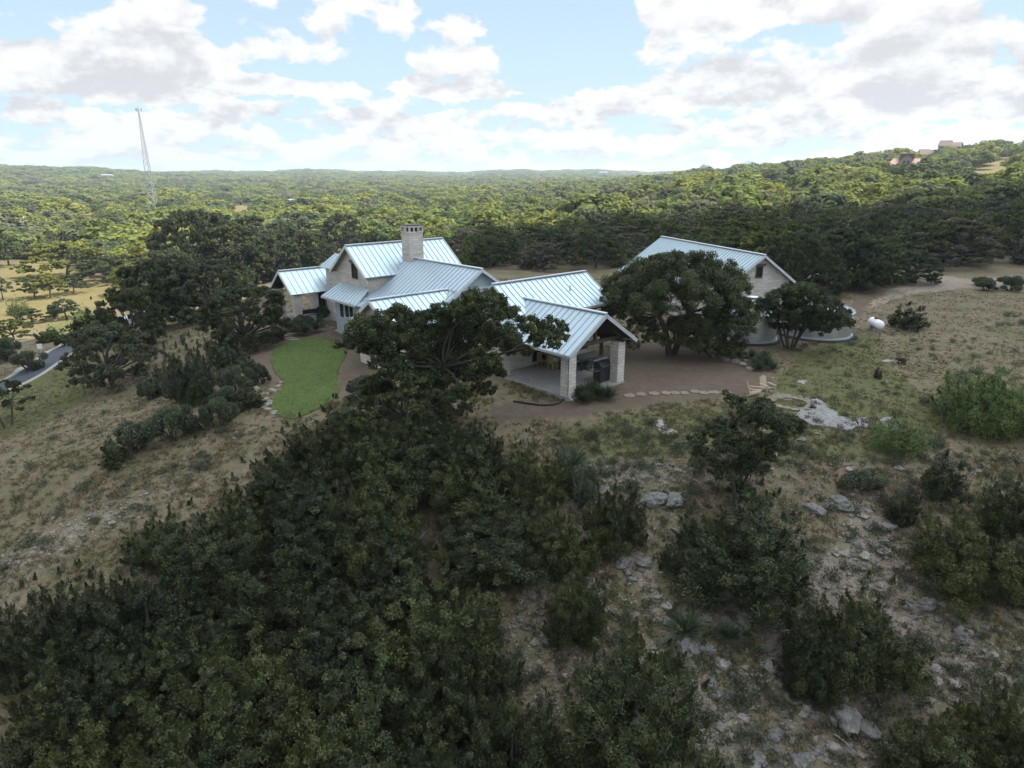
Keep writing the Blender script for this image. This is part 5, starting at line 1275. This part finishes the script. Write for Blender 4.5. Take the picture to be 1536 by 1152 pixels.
# ------------------------------------------------------------------ stones, flagstones, grass
def rock_mesh(seed, flat=.6, m='rock', n=3, jag=.28):
    r = np.random.default_rng(seed); bm = bmesh.new(); bmesh.ops.create_icosphere(bm, subdivisions=n, radius=1)
    K = r.normal(size=(14, 3)); K /= np.linalg.norm(K, axis=1)[:,None]; D = r.uniform(.55, .95, 14)
    for v in bm.verts:
        c = np.array(v.co); s = 1.0
        for k, dd in zip(K, D):
            t = c.dot(k)
            if t > 1e-6: s = min(s, dd/t)
        s += jag*.45*math.sin(c[0]*5+seed)*math.sin(c[1]*6+seed*2)*math.sin(c[2]*5+1) + .10*math.sin(c[0]*11+seed)*math.sin(c[1]*13)*math.sin(c[2]*9+2) + r.normal(0, .045)
        v.co = Vector(c*s); v.co.z *= flat
    me = bpy.data.meshes.new('boulder'); bm.to_mesh(me); bm.free(); me.materials.append(M[m])
    return me
ROCKS = [rock_mesh(i, .55+.1*(i % 3)) for i in range(5)]; PALE = [rock_mesh(20+i, .5+.1*(i % 3), 'rockpale') for i in range(4)]
def boulder(px, py, wpx, lab, grp=None, pale=False, flat=1.0, name='boulder'):
    p = place(px, py); s = wpx*depth(p)/F/1.95
    me = random.choice(PALE if pale else ROCKS)
    o = link(name, me, None, p + Vector((0,0,s*.12)), random.random()*6.28, (s, s*random.uniform(.75,1.0), s*random.uniform(.75,1.05)*flat)); tag(o, lab, 'rock', grp); return o
random.seed(17)
NAMED = [(982,752,46,'flat grey boulder beside the upright juniper, left of a touching pair',0),(1012,754,40,'flat grey boulder, right one of a touching pair by the upright juniper',0),(1262,757,42,'big rounded grey boulder on the upper rocky slope',0),
 (1296,835,24,'small whitish lichened boulder below the big rounded one',1),(1325,828,26,'whitish boulder right of the small lichened one',1),(1391,908,36,'dark pitted boulder between the slope juniper and the right clump',0),(1440,958,30,'round grey boulder on the right stony bank',0),
 (1268,1080,70,'large grey boulder at the lower right, below the slope junipers',0),(1300,1095,42,'grey boulder leaning on the large lower right one',0),(1330,790,30,'grey stone at the foot of the right juniper clump',0),
 (1030,862,34,'grey boulder left of the largest slope juniper\'s foot',0),(1048,875,30,'pale-faced grey boulder just below that juniper\'s left foot',0),(1128,935,48,'lumpy grey boulder at the head of the bare boulder patch',0),(1160,940,38,'grey boulder right of the lumpy one',0),
 (1030,968,50,'grey boulder at the left of the bare boulder patch',0),(1058,975,34,'pale-streaked boulder touching the left patch boulder',0),(1098,945,36,'squat grey boulder in the middle of the bare patch',0),(1220,765,34,'grey rock against the right side of the largest slope juniper',0),
 (900,735,26,'grey rock behind the upright juniper',0),(935,845,34,'grey boulder under the upright juniper, left one',0),(965,845,30,'grey boulder under the upright juniper, right one',0),
 (1290,715,22,'pale rock at the top of the right boulder run',1),(1275,705,18,'small pale rock at the very top of the right boulder run',1),(1480,1050,40,'stone on the pale bank in the lower right',0),
 (315,637,10,'white stone on the left slope below the bushes',1)]
for px, py, w, lab, pl in NAMED: boulder(px, py, w, lab, None, bool(pl))
# border rocks by the mulch bed and lawn edge
for i, (px, py, w) in enumerate(((1090,541,14),(1103,543,14),(1115,548,16),(1124,554,14),(1085,538,9),(1118,541,9))): boulder(px, py, w, 'rough pale border rock at the edge of the mulch bed', 'border rocks of the mulch bed', True)
for i, (px, py, w) in enumerate(((398,600,13),(401,608,14),(403,615,14),(400,592,11),(408,587,12),(417,580,11),(411,620,14),(405,603,11),(422,574,9),(396,612,10))): boulder(px, py, w, 'pale block of the low stone wall along the lawn\'s left edge', 'retaining stones of the lawn', True, name='wall_stone')
for i, (px, py, w) in enumerate(((486,486,7),(490,490,8),(499,493,8),(507,497,10),(484,482,6))): boulder(px, py, w, 'pale rock edging the bed below the blue bay', 'bed rocks below the bay', True)
for i, (px, py, w) in enumerate(((380,568,14),(388,575,12),(372,573,10),(384,584,12),(391,566,9),(376,582,10))): boulder(px, py, w, 'pale rock heaped at the lower end of the soil path', 'rocks at the end of the soil path', True)
def strew(poly, n, w0, w1, lab, grp, pale, seed):
    r = np.random.default_rng(seed); k = 0; xs = [p[0] for p in poly]; ys = [p[1] for p in poly]
    while k < n:
        px, py = r.uniform(min(xs), max(xs)), r.uniform(min(ys), max(ys))
        if not inpoly(px, py, poly): continue
        boulder(px, py, r.uniform(w0, w1)*(.5+.45*(py-500)/500), lab, grp, pale or r.random() < .3); k += 1
strew([(880,860),(1000,840),(1180,900),(1200,1010),(1050,1060),(980,900)], 34, 12, 30, 'grey weathered stone in the bare patch between the slope junipers', 'stones of the bare patch', False, 1)
strew([(1240,750),(1330,700),(1330,900),(1260,840)], 22, 9, 24, 'grey stone in the boulder run down the right slope', 'stones of the boulder run', False, 2)
strew([(1350,880),(1420,860),(1536,980),(1536,1080),(1400,1030)], 20, 9, 22, 'stone on the pale bank at the lower right', 'stones of the lower right bank', False, 3)
strew([(750,900),(860,820),(920,860),(860,950),(760,1000)], 22, 9, 22, 'grey stone on the bare strip right of the dark thicket', 'stones beside the thicket', False, 4)
strew([(1050,1010),(1300,1040),(1300,1150),(1090,1150)], 24, 12, 30, 'stone in the rubble at the bottom of the slope', 'stones at the slope bottom', False, 5)
strew([(1000,690),(1300,690),(1300,760),(1230,700),(1010,740)], 14, 6, 14, 'small pale stone in the grass above the rocky slope', 'stones above the slope', True, 6)
strew([(1150,500),(1420,480),(1500,640),(1300,680),(1200,560)], 26, 4, 10, 'small white stone lying in the right meadow', 'white stones of the meadow', True, 7)
strew([(20,800),(230,735),(250,760),(60,850)], 30, 5, 12, 'pale stone in the gravelly streak on the left slope', 'stones of the gravel streak', True, 8)
strew([(260,640),(420,590),(420,640),(300,680)], 14, 4, 10, 'pale stone along the grass slope below the lawn', 'stones below the lawn', True, 9)
strew([(20,1060),(90,1020),(70,1150),(0,1152)], 12, 14, 30, 'grey stone in the gap at the lower left', 'stones in the lower left gap', False, 10)
strew([(30,560),(120,505),(130,512),(60,560)], 18, 5, 9, 'pale limestone block lining the road', 'blocks lining the road', True, 11)
def ledge(pts, lab, h=.10, m='rockpale', name='rock_ledge'):
    w = smooth_closed(pxpoly(pts), 4)
    w = [p + Vector((random.uniform(-.09,.09), random.uniform(-.09,.09), 0)) for p in w]
    o = sheet(name, w, h, M[m], h+.25, .3)
    for v in o.data.vertices:
        x, y = v.co.x, v.co.y; v.co.z += .05*math.sin(x*3.1+y*1.7)*math.sin(y*2.3-x) + .035*math.sin(x*7.7)*math.sin(y*8.3) + random.uniform(-.025,.025)
    tag(o, lab, 'rock'); return o
M['ledge'] = rock_mat('grey_lilac_limestone', (.11,.10,.10), (.25,.235,.23), (.42,.40,.39))
ledge([(1218,601),(1234,603),(1240,612),(1252,619),(1258,625),(1274,630),(1286,641),(1262,646),(1244,641),(1222,640),(1206,634),(1190,632),(1196,622),(1206,613)], 'broad bare grey limestone ledge beside the fire pit', .10, 'ledge')
ledge([(1284,630),(1300,628),(1304,640),(1290,642)], 'small bare ledge patch right of the broad one', .08, 'ledge')
ledge([(1322,632),(1340,626),(1346,640),(1362,650),(1340,654),(1328,648)], 'bare ledge under the wispy mesquite', .08, 'ledge')
ledge([(980,633),(992,632),(997,638),(986,641)], 'white rock outcrop in the grass below the stepping stones, upper piece', .06)
ledge([(985,645),(1002,642),(1018,648),(998,653)], 'white rock outcrop in the grass below the stepping stones, lower piece', .06)
ledge([(1128,588),(1150,585),(1175,591),(1200,594),(1222,600),(1216,608),(1190,602),(1160,600),(1140,600)], 'tan flagstone terrace around the fire pit', .06, 'flag', 'stone_terrace')
for pts, lab in (([(1324,542),(1335,541),(1340,543),(1330,545)],'flat white rock in the meadow, right of the cedar seedling'), ([(1402,606),(1414,605),(1414,610),(1405,610)],'white flat stone near the big mesquite'), ([(1195,571),(1210,572),(1206,576),(1196,575)],'white flat stone above the rock ledge')): ledge(pts, lab, .06)
# stepping stones
def step(px, py, wx, wy, lab, grp):
    p = place(px, py); s = depth(p)/F; a = random.uniform(-.2,.2); k = 5
    pts = [p + Vector((math.cos(a+6.283*i/k)*wx*s*.62*random.uniform(.8,1.1), math.sin(a+6.283*i/k)*wy*s*1.7*random.uniform(.85,1.1), 0)) for i in range(k)]
    o = sheet('stepping_stone', pts, .055, M['flag'], .15, .6); tag(o, lab, 'stepping stone', grp)
for px, py, w in ((945,594,17),(962,592,15),(981,591,17),(998,590,13),(1012,590,13),(1027,590,13),(1042,588,13),(1056,590,14),(1072,589,18),(1090,590,14)): step(px, py, w, 5.5, 'flat tan stepping stone in the mulch below the pavilion', 'stepping stones below the pavilion')
for px, py, w in ((405,497,14),(412,500,14),(419,503,14),(426,505,13),(433,508,16),(440,510,18)): step(px, py, w, 3.2, 'tan stepping stone leading from lawn to far porch', 'stepping stones to the porch')
# fallen branches and the dead snag
def branch(px, py, dx, dy, lab, r=.03):
    a, b = place(px, py)+Vector((0,0,.12)), place(px+dx, py+dy)+Vector((0,0,.10)); m = MB(); limb(m, a, b, r, r*.3, .06, 6, 6)
    c = a.lerp(b, .5); limb(m, c, c+(b-a)*.35+Vector((random.uniform(-.3,.3),random.uniform(-.3,.3),.2)), r*.6, .008, .1, 5, 4)
    o = m.build('fallen_branch', M['deadwood']); tag(o, lab, 'branch')
for a in ((890,870,20,50,'thin bleached branch on bare ground left of the slope junipers'),(1090,868,45,35,'long bleached branch below the largest slope juniper'),(1170,970,30,-25,'bleached branch leaning across the bare boulder patch'),(1120,900,-40,-24,'thin dead branch among the boulders above the bare patch'),(1480,895,56,6,'dead branch at the foot of the right juniper clump'),(1250,1105,36,30,'dead branch by the large lower right boulder'),(640,800,-40,40,'bare grey branch in the thicket gap'),(660,790,30,-30,'second bare grey branch in the thicket gap, slanting the other way')): branch(*a)
p = place(840, 975); m = MB(); limb(m, p-Vector((0,0,.3)), p+Vector((.1,0,1.1)), .09, .05, .05, 7)
for k in range(7): limb(m, p+Vector((.05,0,.5+.1*k)), p+Vector((random.uniform(-.8,.8), random.uniform(-.5,.5), 1.0+.12*k)), .035, .008, .15, 5)
o = m.build('dead_snag', M['bark']); tag(o, 'dark dead snag with stubby twigs on the bare strip', 'snag')
def tufts():
    r = np.random.default_rng(8); n = 105000
    rad = 14*np.power(90/14, np.sqrt(r.random(n))); az = np.radians(r.uniform(-54, 54, n)); X = rad*np.sin(az); Y = rad*np.cos(az)
    px, py = proj(X, Y, zg(X, Y)); bad = np.zeros(n, bool)
    lawnp = [(406,540),(411,526),(452,509),(505,510),(522,520),(519,533),(506,566),(510,590),(480,614),(412,622),(405,608),(412,595),(425,581),(413,558)]
    for pl in Z_SOIL + [lawnp, [(740,545),(850,600),(940,572),(900,520),(760,510)], [(1200,605),(1236,604),(1284,640),(1240,645)], [(-10,600),(20,560),(125,500),(140,515),(60,570)]]: bad |= inpoly(px, py, pl)
    rel = np.stack([X-O0.x, Y-O0.y], 1); u = rel@np.array(AV[:2]); v = rel@np.array(BV[:2]); bad |= (u > -1.6) & (u < 10.5) & (v > 5) & (v < 33)
    bad |= (u > -5.2) & (u < 3) & (v > 10) & (v < 17)
    bad |= (np.hypot(X-19.05, Y-52.4) < 2.8) | (np.hypot(X-25.2, Y-54.1) < 3.4)
    cl = np.sin(X*.9+np.sin(Y*.7)*2)*np.sin(Y*.8+np.sin(X*.5)*2) + r.normal(0, .5, n)
    rocky = np.zeros(n, bool)
    for pl in Z_PALE: rocky |= inpoly(px, py, pl)
    k = ~bad & (cl > -.25) & ~(rocky & (r.random(n) < .45)); X, Y = X[k], Y[k]; n = len(X); B = 7
    Z = zg(X, Y); h = r.uniform(.10, .34, n)*np.where(np.hypot(X, Y) > 42, .55, 1.0)
    c = np.repeat(np.stack([X, Y, Z], 1), B, 0); d = r.normal(size=(n*B, 3)); d[:,2] = np.abs(d[:,2])*.6+.8; d = unit(d)
    hh = np.repeat(h, B)*r.uniform(.7, 1.2, n*B); s = unit(np.cross(d, r.normal(size=(n*B,3))))*(.022+.02*r.random(n*B))[:,None]
    c = c + r.normal(0, .06, (n*B, 3))*[1,1,0] - [0,0,.02]
    V = np.stack([c-s, c+s, c+d*hh[:,None]], 1).reshape(-1, 3)
    me = np_mesh('grass_tufts', V, np.arange(len(V)).reshape(-1, 3), [M['grass']], np.clip(np.repeat(r.normal(.52, .12, n), B), 0, 1))
    o = link('grass', me); tag(o, 'dry tufted grass over the slopes and meadow', 'grass', kind='stuff')
tufts()
def turf():
    r = np.random.default_rng(31); me0 = bpy.data.objects['lawn'].data; co = np.array([v.co[:] for v in me0.vertices]); lo, hi = co.min(0), co.max(0); n = 70000
    X, Y = r.uniform(lo[0], hi[0], n), r.uniform(lo[1], hi[1], n); px, py = proj(X, Y, zg(X, Y)); pl = [(405,540),(410,525),(426,515),(452,508),(480,506),(505,511),(520,520),(520,533),(511,548),(507,566),(509,590),(480,613),(440,629),(411,621),(407,608),(411,595),(424,581),(423,572),(412,558)]
    k = inpoly(px, py, pl); X, Y = X[k], Y[k]; n = len(X); d = r.normal(size=(n, 3))*[1,1,.3] + [0,0,1.0]; d = unit(d); s = unit(np.cross(d, r.normal(size=(n,3))))*.011; c = np.stack([X, Y, zg(X, Y)+.045], 1); h = r.uniform(.02, .06, n)[:,None]
    V = np.stack([c-s, c+s, c+d*h], 1).reshape(-1, 3); pt = .48+.12*np.sin(X*1.9+np.sin(Y*1.3))*np.sin(Y*1.7)
    o = link('lawn_grass', np_mesh('lawn_grass', V, np.arange(len(V)).reshape(-1, 3), [M['turf']], np.clip(pt + r.normal(0, .06, n), 0, 1))); tag(o, 'short mown grass of the small curved lawn', 'grass', kind='stuff')
turf()
def rubble():
    r = np.random.default_rng(9); P = []
    polys = Z_ROCK[:2] + [Z_PALE[2], Z_PALE[3], Z_PALE[4], Z_PALE[6]]
    for pl, n in zip(polys, (11000, 1300, 700, 2200, 500, 2600)):
        xs = [p[0] for p in pl]; ys = [p[1] for p in pl]
        px = r.uniform(min(xs), max(xs), n*2); py = r.uniform(min(ys), max(ys), n*2); k = inpoly(px, py, pl)
        # pixel to ground by a few fixed-point steps
        px, py = px[k][:n], py[k][:n]; px = px + r.normal(0, 9, len(px)); py = py + r.normal(0, 7, len(py)); u = (px-768)/F; v = (py-576)/F; d = np.stack([u, CT-v*ST, -ST-v*CT], 1); z = np.zeros(len(px))
        t = (z-H)/d[:,2]
        for _ in range(14): z = .5*z+.5*zg(d[:,0]*t, d[:,1]*t); t = (z-H)/d[:,2]
        P.append(np.stack([d[:,0]*t, d[:,1]*t, z], 1))
    P = np.concatenate(P); P = P[np.hypot(P[:,0], P[:,1]) < 75]; n = len(P)
    oc = np.array([[1,0,0],[0,1,0],[-1,0,0],[0,-1,0],[0,0,1],[0,0,-1]], float); of = np.array([[0,1,4],[1,2,4],[2,3,4],[3,0,4],[1,0,5],[2,1,5],[3,2,5],[0,3,5]])
    s = (.026*np.exp(r.normal(0, .65, n)))+.015; V = (oc[None]*r.uniform(.6, 1.3, (n, 6, 1)) + r.normal(0, .2, (n, 6, 3)))*s[:,None,None]*np.array([1.2,1.0,.7]) + P[:,None,:] + np.array([0,0,1])*s[:,None,None]*.25
    Fq = (of[None] + (np.arange(n)*6)[:,None,None]).reshape(-1, 3)
    me = np_mesh('rubble', V.reshape(-1, 3), Fq, [M['rubble']]); o = link('rubble', me); tag(o, 'loose pale limestone rubble strewn over the slopes', 'rubble', kind='stuff')
rubble()

def undergrowth():
    r = np.random.default_rng(12); V, t = [], []
    for pl, n in ((Z_ROCK[0], 900), ([(0,600),(400,600),(420,640),(180,800),(0,900)], 110), ([(1180,520),(1536,470),(1536,700),(1200,690)], 200), ([(820,640),(1200,610),(1200,700),(850,720)], 220), ([(200,780),(700,640),(700,1152),(60,1152)], 420)):
        xs = [p[0] for p in pl]; ys = [p[1] for p in pl]; px = r.uniform(min(xs), max(xs), n*3); py = r.uniform(min(ys), max(ys), n*3); k = inpoly(px, py, pl); px, py = px[k][:n], py[k][:n]
        u = (px-768)/F; v = (py-576)/F; d = np.stack([u, CT-v*ST, -ST-v*CT], 1); z = np.zeros(len(px)); q = (z-H)/d[:,2]
        for _ in range(14): z = .5*z+.5*zg(d[:,0]*q, d[:,1]*q); q = (z-H)/d[:,2]
        P = np.stack([d[:,0]*q, d[:,1]*q, z], 1); s = r.uniform(.12, .42, len(P))*np.where(r.random(len(P)) < .12, 1.6, 1)
        m = 90; a, b = leaves(r, np.repeat(P + np.array([0,0,.3])*s[:,None], 2, 0) + r.normal(0, .12, (2*len(P), 3))*[1,1,.2], np.repeat(s, 2)*.8, len(P)*m, .13, .035, up=.8, outw=.8, rand=.5, flat=.6)
        V.append(a); t.append(np.clip(b*.9, 0, 1))
    V = np.concatenate(V); o = link('undergrowth', np_mesh('undergrowth', V, np.arange(len(V)).reshape(-1, 4), [M['sage']], np.concatenate(t))); tag(o, 'low scrub and bunch grass between the stones', 'undergrowth', kind='stuff')
undergrowth()

# ------------------------------------------------------------------ the cumulus overhead whose shadow lies over the house and the slope
def shade_cloud():
    r = np.random.default_rng(4); bm = bmesh.new(); zc = 620.0
    blobs = [(0,0,105),(110,-10,115),(220,0,110),(-70,-50,90),(-30,55,52),(45,78,80),(120,82,84),(200,85,80),(280,60,90),(60,-90,100),(-150,-60,80),(-140,-150,90),(180,-100,110)]
    for x, y, rad in blobs:
        res = bmesh.ops.create_icosphere(bm, subdivisions=4, radius=1); ph = r.uniform(0, 6, 6)
        c = Vector((x, y, 0)) + SDIR*(zc/SDIR.z)
        for v in res['verts']:
            p = v.co.copy(); n = .10*math.sin(p.x*5+ph[0])*math.sin(p.y*5+ph[1])+.07*math.sin(p.x*11+ph[2])*math.sin(p.z*9+ph[3])+.05*math.sin(p.y*17+ph[4])*math.sin(p.x*15+ph[5])
            p *= 1+n; p.z *= .42 if p.z > 0 else .18; v.co = p*rad + c
    me = bpy.data.meshes.new('cloud'); bm.to_mesh(me); bm.free()
    m, T, b = mat('cloud_vapour'); df = T.new('ShaderNodeBsdfDiffuse'); tr = T.new('ShaderNodeBsdfTranslucent'); mx = T.new('ShaderNodeMixShader')
    df.inputs[0].default_value = (.95,.95,.95,1); tr.inputs[0].default_value = (.95,.95,.95,1); mx.inputs[0].default_value = .55
    T.l.new(df.outputs[0], mx.inputs[1]); T.l.new(tr.outputs[0], mx.inputs[2]); T.l.new(mx.outputs[0], T.n['Material Output'].inputs[0])
    me.materials.append(m); me.polygons.foreach_set('use_smooth', np.ones(len(me.polygons), bool))
    o = link('cloud', me); tag(o, 'broad white cumulus drifting overhead', 'cloud', kind='structure')
shade_cloud()

# ------------------------------------------------------------------ the air between
def haze():
    m = bpy.data.materials.new('haze_air'); m.use_nodes = True; T = NT(m.node_tree); T.n.clear()
    v = T.new('ShaderNodeVolumePrincipled'); v.inputs['Color'].default_value = (.80, .90, 1.0, 1); v.inputs['Density'].default_value = .00019; v.inputs['Anisotropy'].default_value = .3
    o = T.new('ShaderNodeOutputMaterial'); T.l.new(v.outputs[0], o.inputs['Volume'])
    mb = MB(); mb.box(-6900, 6900, -6900, 6900, -22, 72); h = mb.build('haze', m); tag(h, 'thin pale blue air over the far valley', 'haze', kind='stuff')
haze()
